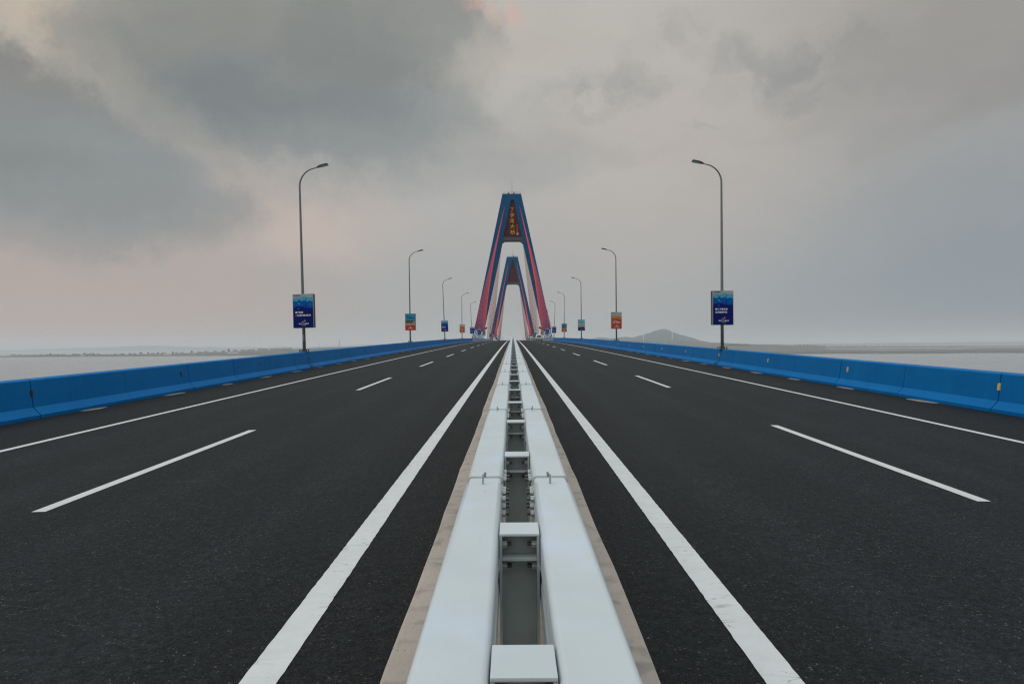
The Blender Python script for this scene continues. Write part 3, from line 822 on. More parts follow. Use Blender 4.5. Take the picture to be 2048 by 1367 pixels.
PCK = list(PC); PI_ = {n: i for i, n in enumerate(PCK)}
CASE = mat('lightbox_case', (.30, .32, .33), .5, .3); CASED = mat('dark_lightbox_side', (.018, .016, .018), .5)
def make_banner(kind, lines, s):
    root = empty('advertising_banner', (0, 0, 0))
    bm = bmesh.new()
    box(bm, -BW/2-.012, BW/2+.012, -.155, -.10, 0, BH, bevel=.006)     # front lightbox
    box(bm, -BW/2-.012, BW/2+.012, .10, .155, 0, BH, bevel=.006)       # rear face of the pair
    mesh_obj('frame', bm, CASE, root)
    bm = bmesh.new()
    for sx in (-1, 1): box(bm, sx*(BW/2-.01)-.012, sx*(BW/2-.01)+.012, -.0995, .0995, .01, BH-.01)
    for z in (.25, BH-.25): box(bm, -.13, .13, -.0995, .0995, z-.03, z+.03)
    mesh_obj('bracket', bm, CASED, root)
    bm = bmesh.new(); y = -.157; e = .0016
    def lay(k): return y - e*k
    X0, X1 = -BW/2+.01, BW/2-.01
    def rect(x0, x1, z0, z1, c, k): flat(bm, [(x0, z0), (x1, z0), (x1, z1), (x0, z1)], PI_[c], lay(k))
    Z = lambda f: BH*(1-f)        # f = fraction from the top
    if kind in ('navy', 'orange'):
        c0, c1, c2, c3 = (('grey', 'aqua', 'royal', 'navy') if kind == 'navy' else ('grey', 'ochre', 'ochre', 'orange'))
        rect(X0, X1, .012, BH-.012, c0, 0)
        if kind == 'navy': under(bm, wave(Z(.10), ((.03, 6, 1), (.02, 14, 0))), .012, PI_[c1], lay(1))
        under(bm, wave(Z(.225 if kind == 'navy' else .25), ((.02, 5, 2), (.01, 23, 0)), scallop=.05), .012, PI_[c2], lay(2))
        under(bm, wave(Z(.385), ((.045, 5.2, 2.6), (.012, 17, 1))), .012, PI_[c3], lay(3))
        fish(bm, -.20, Z(.175), .095, 2.4, PI_[c2], lay(2)); fish(bm, .20, Z(.165), .10, -2.2+math.pi, PI_[c2], lay(2))
        fish(bm, -.23, Z(.29), .085, -.3, PI_['teal' if kind == 'navy' else 'cream'], lay(4)); fish(bm, .42, Z(.315), .05, .3, PI_['aqua' if kind == 'navy' else 'cream'], lay(4))
        flat(bm, [(.12, Z(.39)), (.16, Z(.28)), (.19, Z(.27)), (.20, Z(.39))], PI_[c3], lay(4))
        fish(bm, .08, Z(.39), .10, -.6, PI_[c2], lay(4)); disc(bm, -.26, Z(.43), .045, PI_[c2], lay(4), sx=1.5); disc(bm, .40, Z(.405), .03, PI_[c2], lay(4), sx=1.6)
        disc(bm, .09, Z(.79), .045, PI_['tan' if kind == 'navy' else 'white'], lay(5)); flat(bm, [(-.10, Z(.82)), (-.02, Z(.80)), (.05, Z(.82)), (.03, Z(.83)), (-.08, Z(.83))], PI_['tan' if kind == 'navy' else 'white'], lay(5))
    elif kind == 'beach':
        rect(X0, X1, .012, BH-.012, 'sky', 0); rect(X0, X1, .012, Z(.41), 'sea', 1); rect(X0, X1, .012, Z(.455), 'sand', 2)
        # a sand castle
        flat(bm, [(X0, Z(.57)), (X0, Z(.48)), (-.42, Z(.47)), (-.38, Z(.42)), (-.28, Z(.40)), (-.20, Z(.42)), (-.17, Z(.36)), (-.08, Z(.35)), (-.04, Z(.40)), (.06, Z(.41)), (.16, Z(.42)), (.24, Z(.47)), (.34, Z(.50)), (.34, Z(.57))], PI_['brown'], lay(3))
        disc(bm, .06, Z(.565), .06, PI_['red'], lay(4)); disc(bm, .33, Z(.61), .03, PI_['logo'], lay(4)); disc(bm, .42, Z(.61), .03, PI_['ink'], lay(4)); flat(bm, [(.42, Z(.60)), (.43, Z(.60)), (.48, Z(.51)), (.46, Z(.51))], PI_['royal'], lay(4))
        under(bm, wave(Z(.695), ((.02, 9, 0), (.02, 23, 1))), .012, PI_['red'], lay(5))
        disc(bm, .05, Z(.80), .04, PI_['white'], lay(6)); flat(bm, [(-.12, Z(.83)), (.02, Z(.79)), (.05, Z(.83))], PI_['white'], lay(6))
    else:
        rect(X0, X1, .012, BH-.012, 'teal', 0); rect(X0, X1, .012, Z(.53), 'tan', 1)
        under(bm, wave(Z(.70), ((.03, 8, 0), (.03, 19, 1)), scallop=.05), .012, PI_['navy'], lay(2))
        disc(bm, .10, Z(.46), .05, PI_['ink'], lay(1)); disc(bm, .05, Z(.80), .04, PI_['tan'], lay(3))
    rect(-.50, -.435, Z(.065), Z(.03), 'logo', 6)
    po = mesh_obj('poster', bm, [PC[n] for n in PCK], root)
    for p in po.data.polygons:
        if p.normal.y > 0: p.flip()
    lm = {'navy': PC['white'], 'orange': PC['white'], 'beach': PC['ink'], 'aqua': PC['ink']}[kind]
    for (txt, x, f, sz) in lines:
        mt = lm
        if f > .75: mt = PC['white']
        if f < .08: mt = PC['ink']
        text_mesh('lettering', txt, sz, mt, po, Matrix.Translation((x, y - e*8, Z(f))) @ STAND, .0015, ax='LEFT' if x < -.3 else 'CENTER', bold=.0028 if sz > .09 else .0008, line=1.0)
    return root
LOGO = (('鲁能集团', -.40, .045, .062), ('鲁能 | 海蓝金岸', .03, .88, .086), ('HAI LAN JIN AN', .03, .925, .035))
protos = {}
protos['navyL'] = make_banner('navy', (('鲁能筑造', -.45, .545, .112), ('一线滨海度假新作', -.45, .635, .112)) + LOGO, -1)
protos['navyR'] = make_banner('navy', (('鲁能·海蓝金岸', -.45, .545, .112), ('欢迎您到海阳', -.45, .635, .112)) + LOGO, 1)
protos['orange'] = make_banner('orange', (('海阳旅游度假区', -.42, .53, .07), ('355 9999', -.46, .62, .215)) + LOGO, 1)
protos['beach'] = make_banner('beach', (('沙雕不易，', -.42, .185, .125), ('且来海阳共享时光', -.42, .27, .115)) + LOGO, 1)
protos['aqua'] = make_banner('aqua', (('海岸一城', -.42, .185, .12), ('面朝大海春暖花开', -.42, .27, .12)) + LOGO, 1)
used = set()
lamp0 = make_lamp(); lamp_first = True
ORD = ['first', 'second', 'third', 'fourth', 'fifth', 'sixth', 'seventh', 'eighth', 'ninth', 'tenth', 'eleventh', 'twelfth', 'thirteenth', 'fourteenth', 'fifteenth', 'sixteenth', 'seventeenth', 'eighteenth', 'nineteenth', 'twentieth', 'twenty-first', 'twenty-second']
LEAN = {-1: [1.35, .55, 2.0, .1, 2.9, .6, .3], 1: [.2, .0, -.2, .5, 2.6, 1.5, .3]}
KIND = {-1: ['navyL', 'beach', 'navyR', 'orange', 'navyL', 'navyL', 'beach', None, 'navyR', 'orange', None, 'navyL', 'aqua'],
        1: ['navyR', 'orange', 'aqua', 'beach', 'navyL', 'navyL', 'orange', None, 'beach', 'navyR', None, 'navyL', 'aqua']}
LOOK = {'navyL': 'navy banner with leaping fish', 'navyR': 'navy banner with fish and welcome words', 'orange': 'orange banner with telephone number', 'beach': 'blue and orange sand castle banner', 'aqua': 'aqua banner with tan beach and navy foot'}
for s in (-1, 1):
    side = 'left' if s < 0 else 'right'
    for i in range(22):
        y = (38.7 if s < 0 else 38.4) + 40.0*i
        x = 11.74 if (s > 0 and i == 0) else s*11.86; z = zr(y, 11.6) + .93
        o = lamp0 if lamp_first else copy_tree(lamp0); lamp_first = False
        ln = R(LEAN[s][i]) if i < len(LEAN[s]) else 0
        o.location = (x, y, z + .002); o.rotation_euler = (0, s*ln, 0 if s < 0 else math.pi)
        if s > 0: o.rotation_euler = (0, -ln, math.pi)
        tag(o, '%s grey street lamp from the viewer on the %s parapet' % (ORD[i], side), 'street lamp', 'street lamps along the parapets')
        if i < len(KIND[s]) and KIND[s][i]:
            k = KIND[s][i]
            b_ = protos[k] if k not in used else copy_tree(protos[k]); used.add(k)
            zb_ = 1.36
            b_.location = (x - s*-1*0 + s*math.tan(ln)*zb_ + (.05 if s < 0 else 0), y, z + zb_); b_.rotation_euler = (0, s*ln*.9 if s < 0 else s*ln, R(-3.5) if s < 0 else R(3.5))
            tag(b_, '%s on %s %s lamp' % (LOOK[k], ORD[i], side), 'banner', 'advertising banners on the street lamps')

# ------------------------------------------------------------------ cars
def make_car(name, x, y, label, van, paint):
    root = empty(name, (x, y, zr(y, x)+.004)); root.rotation_euler = (math.atan(.024 - y/17500), math.atan(.02), 0); tag(root, label, 'car')
    Wd = .93 if van else .86; H = 1.82 if van else 1.5; Ln = 4.6
    tilt = [(0.0, .0), (.02, .0)]
    secs = [  # y from the rear, half width at sill, shoulder height, roof half width, roof z, bottom z
        (0, .80, .55, .62, .62, .38), (.05, .92, .95, .80, .98, .30), (.16, .97, 1.02, .80, H*.72, .27), (.42, 1.0, 1.05, .76, H*.955, .26), (1.0, 1.0, 1.05, .76, H, .24), (2.3, 1.0, 1.03, .76, H, .24),
        (3.0, 1.0, 1.0, .72, H*.93, .24), (3.65, .99, .98, .85, 1.02, .26), (4.3, .93, .82, .80, .84, .28), (4.55, .82, .62, .66, .64, .32), (Ln, .7, .5, .6, .52, .38)]
    bm = bmesh.new(); rows = []
    for (yy, ws, zs, wr, zt, zb_) in secs:
        w = Wd*ws; r_ = Wd*wr
        prof = [(-w*.93, zb_), (-w, zb_+.18), (-w, zs-.05), (-w*.965, zs), (-r_-.02, zt-.10 if zt > zs+.15 else zt-.03), (-r_+.08, zt-.012), (0, zt+.02), (r_-.08, zt-.012), (r_+.02, zt-.10 if zt > zs+.15 else zt-.03), (w*.965, zs), (w, zs-.05), (w, zb_+.18), (w*.93, zb_)]
        rows.append([bm.verts.new((px_, yy, pz_)) for px_, pz_ in prof])
    for a, b_ in zip(rows, rows[1:]):
        n = len(a)
        for k in range(n):
            f = bm.faces.new((a[k], a[(k+1) % n], b_[(k+1) % n], b_[k])); f.smooth = True
    bm.faces.new(rows[0]); bm.faces.new(rows[-1][::-1])
    mesh_obj('body', bm, paint, root, True)
    g = mat('dark_car_glass', (.02, .025, .028), .08)
    bm = bmesh.new()      # rear window, follows the slope of the tailgate
    zt = H*.955
    pts = [(-Wd*.70, .075, 1.04), (Wd*.70, .075, 1.04), (Wd*.62, .30, zt-.13), (-Wd*.62, .30, zt-.13)]
    f = bm.faces.new([bm.verts.new(p) for p in pts]); r = bmesh.ops.extrude_face_region(bm, geom=[f]); bmesh.ops.translate(bm, verts=[v for v in r['geom'] if isinstance(v, bmesh.types.BMVert)], vec=(0, -.04, .012))
    mesh_obj('rear_window', bm, g, root)
    for s in (-1, 1):
        bm = bmesh.new()
        pts = [(s*Wd*.955, .55, 1.09), (s*Wd*.955, 3.1, 1.06), (s*Wd*.80, 2.75, H-.22), (s*Wd*.80, .65, H-.2)]
        f = bm.faces.new([bm.verts.new(p) for p in pts]); r = bmesh.ops.extrude_face_region(bm, geom=[f]); bmesh.ops.translate(bm, verts=[v for v in r['geom'] if isinstance(v, bmesh.types.BMVert)], vec=(s*.025, 0, .01))
        mesh_obj('side_window', bm, g, root)
        bm = bmesh.new(); box(bm, min(s*Wd*.70, s*Wd*.955), max(s*Wd*.70, s*Wd*.955), -.012+.02, .12, .78, 1.0, bevel=.02); mesh_obj('tail_light', bm, mat('red_tail_lamp', (.42, .05, .04), .25), root)
        bm = bmesh.new(); box(bm, min(s*(Wd+.0), s*(Wd+.17)), max(s*Wd, s*(Wd+.17)), 2.85, 2.95, 1.0, 1.15, bevel=.03); mesh_obj('wing_mirror', bm, paint, root)
        for yy in (.85, 3.65):
            bm = bmesh.new()
            tube(bm, [(s*(Wd-.20), yy, .32), (s*(Wd+.005), yy, .32)], .325, 20); wh = mesh_obj('wheel', bm, BLACK, root)
            bm = bmesh.new(); tube(bm, [(s*(Wd+.0055), yy, .32), (s*(Wd+.015), yy, .32)], .2, 16); mesh_obj('rim', bm, NUT, wh)
    bm = bmesh.new(); box(bm, -Wd*.93, Wd*.93, -.03, .12, .28, .52, bevel=.03); mesh_obj('rear_bumper', bm, BLACK, root)
    bm = bmesh.new(); box(bm, -.22, .22, -.012, .045, .74, .87); mesh_obj('number_plate', bm, mat('blue_plate', (.02, .07, .35), .4), root)
    return root
CARW = mat('white_car_paint', (.62, .62, .60), .25, spec=.6); CARS = mat('silver_car_paint', (.50, .50, .49), .25, .3)
make_car('parked_car', 7.45, 196, 'larger nearer white people carrier driving away in the right lane', True, CARW)
make_car('parked_car', 7.75, 283, 'small pale car driving away ahead of the larger people carrier', False, CARS)
for o in bpy.data.objects:
    if o.name.startswith('parked_car'): o.name = o.name.replace('parked_car', 'white_car')

# ------------------------------------------------------------------ water, land, hills
WZ = -38.0
def water_mat():
    m = mat('sea_water', (.285, .285, .29), .24, coords='World', var=.10, scale=.004, stretch=(1, 3, 1))
    t = m.node_tree; b = t.nodes['Principled BSDF']; l = t.links.new
    b.inputs['IOR'].default_value = 1.33
    g = t.nodes.new('ShaderNodeNewGeometry')
    h = None
    for sc_, st in ((.16, (1, 1.6, 1)), (.022, (1, 1.8, 1))):
        mp_ = t.nodes.new('ShaderNodeMapping'); mp_.inputs['Scale'].default_value = st; l(g.outputs['Position'], mp_.inputs[0])
        n = t.nodes.new('ShaderNodeTexNoise'); n.inputs['Scale'].default_value = sc_; n.inputs['Detail'].default_value = 7; n.inputs['Roughness'].default_value = .62; l(mp_.outputs[0], n.inputs['Vector'])
        if h is None: h = n.outputs['Fac']
        else:
            a = t.nodes.new('ShaderNodeMath'); a.operation = 'MULTIPLY_ADD'; l(n.outputs['Fac'], a.inputs[0]); a.inputs[1].default_value = 4.0; l(h, a.inputs[2]); h = a.outputs[0]
    bp = t.nodes.new('ShaderNodeBump'); bp.inputs['Strength'].default_value = .4; bp.inputs['Distance'].default_value = 1.2; l(h, bp.inputs['Height']); l(bp.outputs[0], b.inputs['Normal'])
    return m
bm = bmesh.new()
bmesh.ops.create_grid(bm, x_segments=24, y_segments=24, size=1)
for v in bm.verts: v.co.x *= 34000; v.co.y = v.co.y*19000 + 15000; v.co.z = WZ
wt = mesh_obj('water', bm, water_mat()); tag(wt, kind='structure')

LAND = mat('low_green_land', (.040, .058, .042), .95, col2=(.085, .080, .066), scale=.02, coords='World', stretch=(1, .35, 1))
MUD = mat('mudflat_land', (.045, .045, .038), .95, col2=(.10, .088, .078), scale=.012, coords='World', stretch=(1, .4, 1))
HILL = mat('haze_tinted_wooded_hill', (.022, .060, .068), .95, col2=(.036, .075, .075), scale=.012, coords='World', bump=.8, bscale=.05, bdist=8)  # woodland green shifted to blue, so part of the distance haze is painted in
def terrain(name, prof, D, depth, m, zbase=WZ-1, seed=0, rough=.0, ny=14, front=.25, kind='structure', plateau=False, label=None, cat=None, nx=None):
    """a ridge whose crest follows the skyline points (px, py) at distance D and slopes down before and behind"""
    bm = bmesh.new(); r_ = random.Random(seed); pts = [AT(px, py, D) for px, py in prof]
    xs = []; zs = []
    n = nx or 90
    x0, x1 = pts[0].x, pts[-1].x
    def prof_z(x):
        for a, b_ in zip(pts, pts[1:]):
            if a.x <= x <= b_.x:
                t = (x-a.x)/max(1e-6, b_.x-a.x); t = t*t*(3-2*t)*.5 + t*.5; return a.z*(1-t)+b_.z*t
        return pts[-1].z
    from mathutils import noise as mn
    prev = None
    for j in range(ny+1):
        v = j/ny; yy = D + (v-front)*depth
        k = v/front if v < front else (1-v)/(1-front)
        k = max(0, min(1, k)); hgt = k*k*(3-2*k)
        if plateau: hgt = min(1, k*4)
        row = []
        for i in range(n+1):
            x = x0 + (x1-x0)*i/n
            z = zbase + (prof_z(x)-zbase)*hgt
            z += rough*mn.fractal(Vector((x/(depth*.12), yy/(depth*.12), seed)), 1, 2, 5)*hgt
            row.append(bm.verts.new((x*(yy/D), yy, z)))
        if prev:
            for i in range(n): bm.faces.new((prev[i], prev[i+1], row[i+1], row[i]))
        prev = row
    o = mesh_obj(name, bm, m, smooth=True)
    for p in o.data.polygons:
        if p.normal.z < 0: p.flip()
    tag(o, label, cat, kind=kind)
    return o
# left: low spit and the rising headland behind the first lamp
terrain('headland', [(-500, 714), (-120, 713.5), (0, 712), (45, 710.9), (120, 709.5), (260, 708.5), (360, 706.5), (430, 703.5), (520, 700.8), (585, 697.6), (700, 692.8), (800, 690.2), (860, 691.0), (950, 692.5), (1100, 692.8)], 4100, 1100, LAND, seed=2, rough=1.2, front=.30, nx=160)
# far faint mountains to the left and right
terrain('hills', [(-300, 703), (60, 699), (180, 695), (300, 690), (350, 693), (500, 694), (640, 693), (760, 688), (860, 691), (1050, 693)], 17000, 5000, HILL, seed=5, rough=20)
terrain('hills', [(1380, 690), (1560, 688), (1750, 686), (1830, 685), (1940, 683.5), (2100, 683), (2400, 683)], 15500, 4000, HILL, seed=6, rough=14)
# right: mountain and foothills
terrain('mountain', [(1130, 690), (1175, 678), (1199, 673.6), (1222, 675.5), (1240, 673.0), (1252, 672.6), (1265, 674.2), (1281, 671.0), (1297, 666.2), (1312, 660.2), (1326, 657.0), (1337, 658.8), (1347, 664), (1365, 669.3), (1385, 675.2), (1400, 680), (1425, 685), (1460, 690)], 7400, 2600, HILL, seed=8, rough=9, front=.4)
terrain('hills', [(1150, 692), (1190, 684), (1240, 680.5), (1285, 680.2), (1330, 681), (1350, 680.2), (1395, 684.5), (1440, 685.4), (1470, 686.6), (1520, 688.6), (1580, 690), (1650, 691)], 5300, 1500, LAND, seed=9, rough=3, front=.35)
# right: tidal flats and the far shore
def flatland(name, shore, back, z, m, seed=0):
    bm = bmesh.new(); r_ = random.Random(seed)
    a = [AT(px, 0, D) for px, D in shore]; b_ = [AT(px, 0, D) for px, D in back]
    n = len(a)
    lo = [bm.verts.new((p.x, p.y, WZ-.5)) for p in a]; up = [bm.verts.new((p.x, p.y+14, z)) for p in a]; bk = [bm.verts.new((p.x, p.y, z+.6)) for p in b_]; bl = [bm.verts.new((p.x, p.y+14, WZ-.5)) for p in b_]
    for i in range(n-1):
        for q in ((lo, up), (up, bk), (bk, bl)): bm.faces.new((q[0][i], q[0][i+1], q[1][i+1], q[1][i]))
    o = mesh_obj(name, bm, m)
    for p in o.data.polygons:
        if p.normal.z < 0: p.flip()
    tag(o, kind='structure')
shx = [1450, 1520, 1600, 1680, 1760, 1840, 1920, 2000, 2080, 2300, 2700]
flatland('mudflat', [(x, 2850 + 60*math.sin(x*.02) + (x-1750)*-.25) for x in shx], [(x, 4350 + 250*math.sin(x*.013)) for x in shx], WZ+3.6, MUD)
flatland('mudflat', [(x, 5000 + 120*math.sin(x*.03)) for x in shx], [(x, 5900 + 60*math.sin(x*.05)) for x in shx], WZ+2.2, MUD)
flatland('far_shore', [(x, 7300 + 150*math.sin(x*.03)) for x in shx], [(x, 9500) for x in shx], WZ+9, LAND)

# trees: groves and single crowns far away
LEAF = mat('far_foliage', (.03, .05, .03), .95, col2=(.05, .07, .04), scale=.2, coords='World')
BARK = mat('bark', (.08, .07, .06), .9)
def crown_bm(bm, c, rx, ry, rz, n, r_, leaf):
    for k in range(n):
        d = Vector((r_.gauss(0, 1), r_.gauss(0, 1), r_.gauss(0, 1))).normalized() * (r_.random()**.4)
        p = c + Vector((d.x*rx, d.y*ry, d.z*rz)); s = leaf*r_.uniform(.6, 1.4)
        q = Euler((r_.random()*6, r_.random()*6, r_.random()*6)).to_matrix()
        bm.faces.new([bm.verts.new(p + q @ Vector(v)*s) for v in ((-1, -.6, 0), (1, -.6, .2), (.7, .8, 0), (-.8, .7, -.2))])
rt = random.Random(21)
def grove(px0, px1, py, D, h, label, cnt):
    bm = bmesh.new()
    for k in range(cnt):
        p = AT(px0 + (px1-px0)*(k+rt.random()*.7)/cnt, py, D + rt.uniform(-12, 12)); hh = h*rt.uniform(.75, 1.1)
        crown_bm(bm, p + Vector((0, 0, hh*.55)), hh*.42, hh*.42, hh*.48, 46, rt, hh*.16)
        tube(bm, [p - Vector((0, 0, 2)), p + Vector((0, 0, hh*.4))], hh*.03, 5)
    tag(mesh_obj('far_grove', bm, LEAF), label, 'wood', kind='stuff')
grove(1589, 1610, 693.6, 5350, 15, 'dark block of trees on the far right shore, left one of two', 26)
grove(1612, 1635, 693.6, 5350, 15, 'dark block of trees on the far right shore, right one of two', 28)
grove(1446, 1500, 691.0, 4900, 11, 'loose tree line on the low land right of the second pole', 30)
grove(1640, 2060, 694.0, 7350, 15, 'long thin tree line along the far shore at the right', 150)
grove(20, 480, 711.0, 3990, 7, 'scattered shrubs along the low spit at the left', 150)
def tree(px, py, D, h, label):
    p = AT(px, py, D); root = empty('distant_tree', p); tag(root, label, 'tree', 'single trees on the left spit')
    bm = bmesh.new(); tube(bm, [(0, 0, -2), (0, 0, h*.3), (h*.03, 0, h*.6)], [h*.05, h*.04, h*.02], 6)
    for a in range(3): tube(bm, [(0, 0, h*.3), (h*.18*math.cos(a*2.1), h*.18*math.sin(a*2.1), h*.6)], [h*.025, h*.01], 5)
    mesh_obj('trunk', bm, BARK, root)
    bm = bmesh.new(); crown_bm(bm, Vector((0, 0, h*.42)), h*.5, h*.45, h*.46, 170, rt, h*.10); crown_bm(bm, Vector((h*.2, 0, h*.5)), h*.25, h*.3, h*.22, 50, rt, h*.08)
    mesh_obj('crown', bm, LEAF, root)
for px, py, h, lb in ((100, 709.2, 11, 'lone dark tree standing on the spit at the far left'), (168, 708.6, 12, 'round dark tree between the red roofed houses on the spit'), (281, 707.5, 13, 'dark tree left of a long row of roofs on the spit'), (296, 707.3, 12, 'dark tree just right of a taller one on the spit'), (315, 707, 11, 'low wide tree on the middle of the spit'), (345, 706.3, 12, 'tree beside the white shed on the spit'), (383, 704.8, 13, 'tree on the rising end of the spit'), (457, 702, 15, 'tallest tree on the rise before the first lamp')):
    tree(px, py, 4080, h, lb)

# village on the spit
WALLM = mat('pale_render', (.42, .40, .37), .9, var=.2, scale=.3); ROOFR = mat('red_roof_tiles', (.26, .10, .07), .8, var=.3, scale=.5); ROOFG = mat('grey_roof', (.20, .20, .21), .8, var=.2, scale=.5); SHED = mat('white_greenhouse_sheet', (.62, .63, .63), .5)
hr = random.Random(5)
def house(px, py, D, w, h, roofm, label, wallm=WALLM, floors=1):
    p = AT(px, py, D); root = empty('village_house' if roofm is not SHED else 'greenhouse', p); tag(root, label, 'house' if roofm is not SHED else 'greenhouse', 'houses on the far left shore')
    d = 9
    bm = bmesh.new(); box(bm, -w/2, w/2, -d/2, d/2, -6, h*.6)
    mesh_obj('wall', bm, wallm, root)
    bm = bmesh.new(); z = h*.6+.01
    prof = [(-d/2-.5, z), (d/2+.5, z), (0, h)] if roofm is not SHED else [(-d/2, z), (d/2, z), (d/3, h*.9), (0, h), (-d/3, h*.9)]
    a = [bm.verts.new((-w/2-.4, y, q)) for y, q in prof]; b_ = [bm.verts.new((w/2+.4, y, q)) for y, q in prof]
    bm.faces.new(a); bm.faces.new(b_[::-1])
    for i in range(len(a)): bm.faces.new((a[i], b_[i], b_[(i+1) % len(a)], a[(i+1) % len(a)]))
    mesh_obj('roof', bm, roofm, root)
    bm = bmesh.new(); n = max(2, int(w/4))
    for f in range(floors):
        for i in range(n):
            xc = -w/2 + (i+.5)*w/n; zz = h*.22 + f*3.0; box(bm, xc-.6, xc+.6, -d/2-.03, -d/2-.005, zz-.5, zz+.7)
    if roofm is not SHED: tag(mesh_obj('windows', bm, DARK, root), kind='stuff')
    else: bm.free()
HS = [(95, 710.4, 18, 6, 0), (113, 710.0, 14, 6, 0), (124, 709.8, 22, 7, 1), (147, 709.0, 15, 7, 0), (155, 709.2, 20, 6, 0), (161, 709.5, 12, 6, 1), (176, 709.0, 16, 7, 0), (184, 708.6, 24, 8, 0), (196, 708.8, 15, 6, 1), (229, 708.6, 14, 6, 1), (243, 708.3, 22, 6, 0), (259, 708.2, 16, 7, 0), (268, 708.0, 14, 6, 0), (305, 707.4, 18, 6, 1), (326, 707.0, 22, 7, 0), (352, 706.2, 16, 7, 1), (364, 705.8, 18, 7, 0), (398, 704.4, 20, 7, 0), (412, 703.8, 26, 7, 0), (430, 703.0, 20, 7, 1), (446, 702.4, 16, 7, 0), (470, 701.8, 24, 8, 0), (486, 701.4, 30, 8, 0), (498, 701.0, 22, 8, 0), (506, 700.6, 20, 8, 0)]
for k, (px, py, w, h, g) in enumerate(HS):
    house(px, py, 4060, w, h, ROOFG if g else ROOFR, '%s roofed low house on the spit, %s house from the left' % ('grey' if g else 'red', (ORD + ['twenty-third', 'twenty-fourth', 'twenty-fifth', 'twenty-sixth'])[k]))
for k, (px, py, w) in enumerate(((164, 711.2, 24), (335, 709.6, 46), (466, 706.0, 66))):
    house(px, py, 3960, w, 4, SHED, ['small white greenhouse low on the spit under the round tree', 'white greenhouse on the middle of the spit near the water', 'long white greenhouse on the rise before the first lamp'][k], SHED)
for k, (px, py, w) in enumerate(((525, 699.6, 60), (546, 699.2, 40), (560, 698.8, 52), (575, 698.2, 52))):
    house(px, py, 4080, w, 9, ROOFR if k == 0 else ROOFG, ['long red roofed block on the skyline left of the first lamp', 'pale terrace block on the headland skyline, left of three', 'pale terrace block on the headland skyline, middle of three', 'pale terrace block on the headland skyline, nearest the first lamp'][k], floors=2)

# masts and wind turbines
STEELM = mat('mast_steel', (.16, .17, .18), .6)
def mast(px, pyt, pyb, D, label, lattice):
    a = AT(px, pyb, D); h = AT(px, pyt, D).z - a.z; root = empty('radio_mast', a); tag(root, label, 'mast')
    bm = bmesh.new(); w = 2.3 if lattice else 1.0
    for sx, sy in ((-1, -1), (1, -1), (1, 1), (-1, 1)): tube(bm, [(sx*w, sy*w, -6), (sx*w*.25, sy*w*.25, h*.8), (0, 0, h)], .26, 5)
    for k in range(9):
        z0_, z1_ = h*.8*k/9, h*.8*(k+1)/9; f0, f1 = w*(1-.75*k/9), w*(1-.75*(k+1)/9)
        for s_ in (-1, 1): tube(bm, [(-f0, s_*f0, z0_), (f1, s_*f1, z1_)], .14, 4); tube(bm, [(s_*f0, -f0, z0_), (s_*f1, f1, z1_)], .14, 4)
    mesh_obj('lattice', bm, STEELM, root)
    bm = bmesh.new(); box(bm, -1.1, 1.1, -1.1, 1.1, h*.80, h*.80+1.6, bevel=.2); mesh_obj('antenna', bm, WALLM, root)
mast(678.5, 674.2, 693.5, 4200, 'tall thin lattice mast on the headland right of the first lamp', True)
mast(638.0, 685.5, 695.0, 4300, 'short mast on the headland just right of the first lamp', False)
mast(1224.5, 669.0, 677, 5400, 'thin dark mast beside the second right hand lamp', False)
mast(1412.0, 676.0, 688, 5400, 'thin mast on the slope between mountain and first right hand lamp', False)
TURW = mat('turbine_white_paint', (.74, .76, .77), .5)
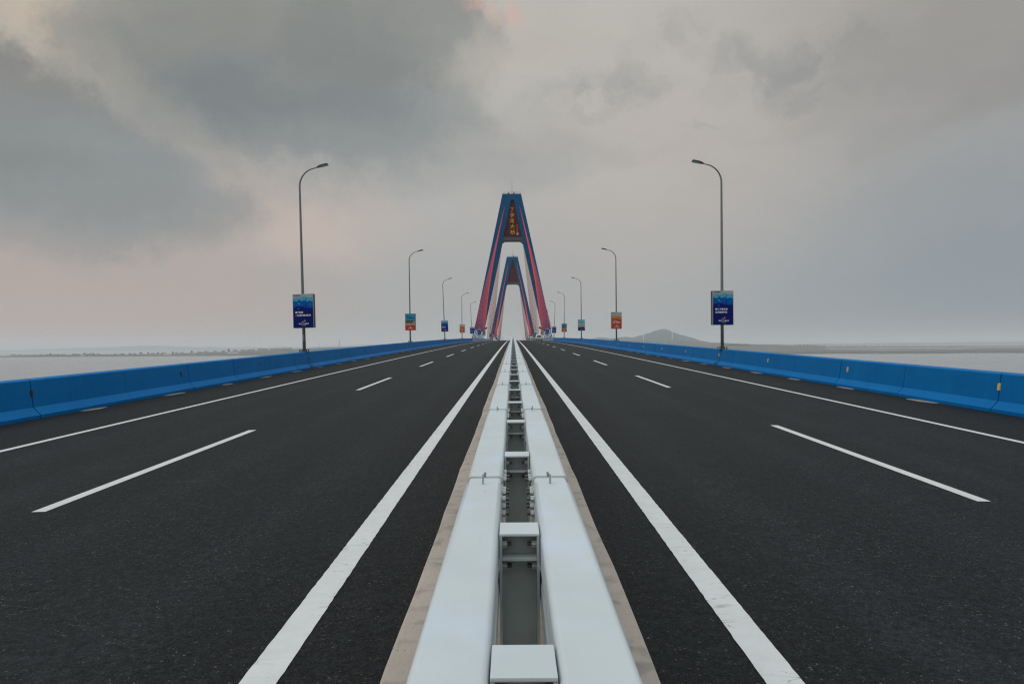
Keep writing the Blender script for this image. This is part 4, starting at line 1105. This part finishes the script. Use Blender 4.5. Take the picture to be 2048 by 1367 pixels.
def turbine(px, pyh, pyb, D, br, rot, label, r0=2.0):
    a = AT(px, pyb, D); h = AT(px, pyh, D).z - a.z; root = empty('wind_turbine', a); tag(root, label, 'wind turbine', 'wind turbines behind the bridge')
    bm = bmesh.new(); tube(bm, [(0, 0, -15), (0, 0, h)], [r0, r0*.6], 10); mesh_obj('mast', bm, TURW, root)
    bm = bmesh.new(); box(bm, -1.5, 1.5, -3, 5, h-1.2, h+1.8, bevel=.4); mesh_obj('nacelle', bm, TURW, root)
    for k in range(3):
        bm = bmesh.new(); t_ = R(rot + 120*k); d = Vector((math.cos(t_), 0, math.sin(t_))); n_ = Vector((-d.z, 0, d.x)); c = Vector((0, -3.6, h+.3))
        pr = ((0, .5), (.15, 1.3), (.5, .9), (1, .15))
        fr = [bm.verts.new(c + d*br*t + n_*w) for t, w in pr] + [bm.verts.new(c + d*br*t - n_*w*.5) for t, w in reversed(pr)]
        f = bm.faces.new(fr); r = bmesh.ops.extrude_face_region(bm, geom=[f]); bmesh.ops.translate(bm, verts=[v for v in r['geom'] if isinstance(v, bmesh.types.BMVert)], vec=(0, -.35, 0))
        mesh_obj('blade', bm, TURW, root)
turbine(1287.0, 666, 681, 5150, 26, 80, 'white wind turbine standing in front of the left slope of the mountain', 2.6)
turbine(1344.3, 663, 682, 5000, 26, 20, 'white wind turbine standing in front of the right slope of the mountain', 3.0)
for k, (px, py) in enumerate(((1185, 668), (1192, 660.6), (1207, 665.5), (1212.8, 664.6), (1222, 662.4), (1246.3, 657.6))):
    turbine(px, py, 677, 7300, 24, 35*k+10, 'tiny hazy wind turbine left of the mountain, %s from the left of six' % ORD[k] if k < 5 else 'tiny hazy wind turbine just right of the second right hand lamp', 1.1)
turbine(1319, 648.5, 660, 9000, 16, 40, 'tiny hazy wind turbine above the mountain summit', 1.0)

# ------------------------------------------------------------------ haze
bm = bmesh.new(); box(bm, -33000, 33000, -3500, 33500, WZ-1.5, 240)
hz = mesh_obj('haze', bm, bpy.data.materials.new('haze_air')); hm = hz.data.materials[0]; hm.use_nodes = True; hm.node_tree.nodes.clear()
pv = hm.node_tree.nodes.new('ShaderNodeVolumePrincipled'); pv.inputs['Color'].default_value = (.86, .862, .872, 1); pv.inputs['Density'].default_value = .000092; pv.inputs['Anisotropy'].default_value = .1
oo = hm.node_tree.nodes.new('ShaderNodeOutputMaterial'); hm.node_tree.links.new(pv.outputs[0], oo.inputs['Volume'])
tag(hz, kind='stuff')
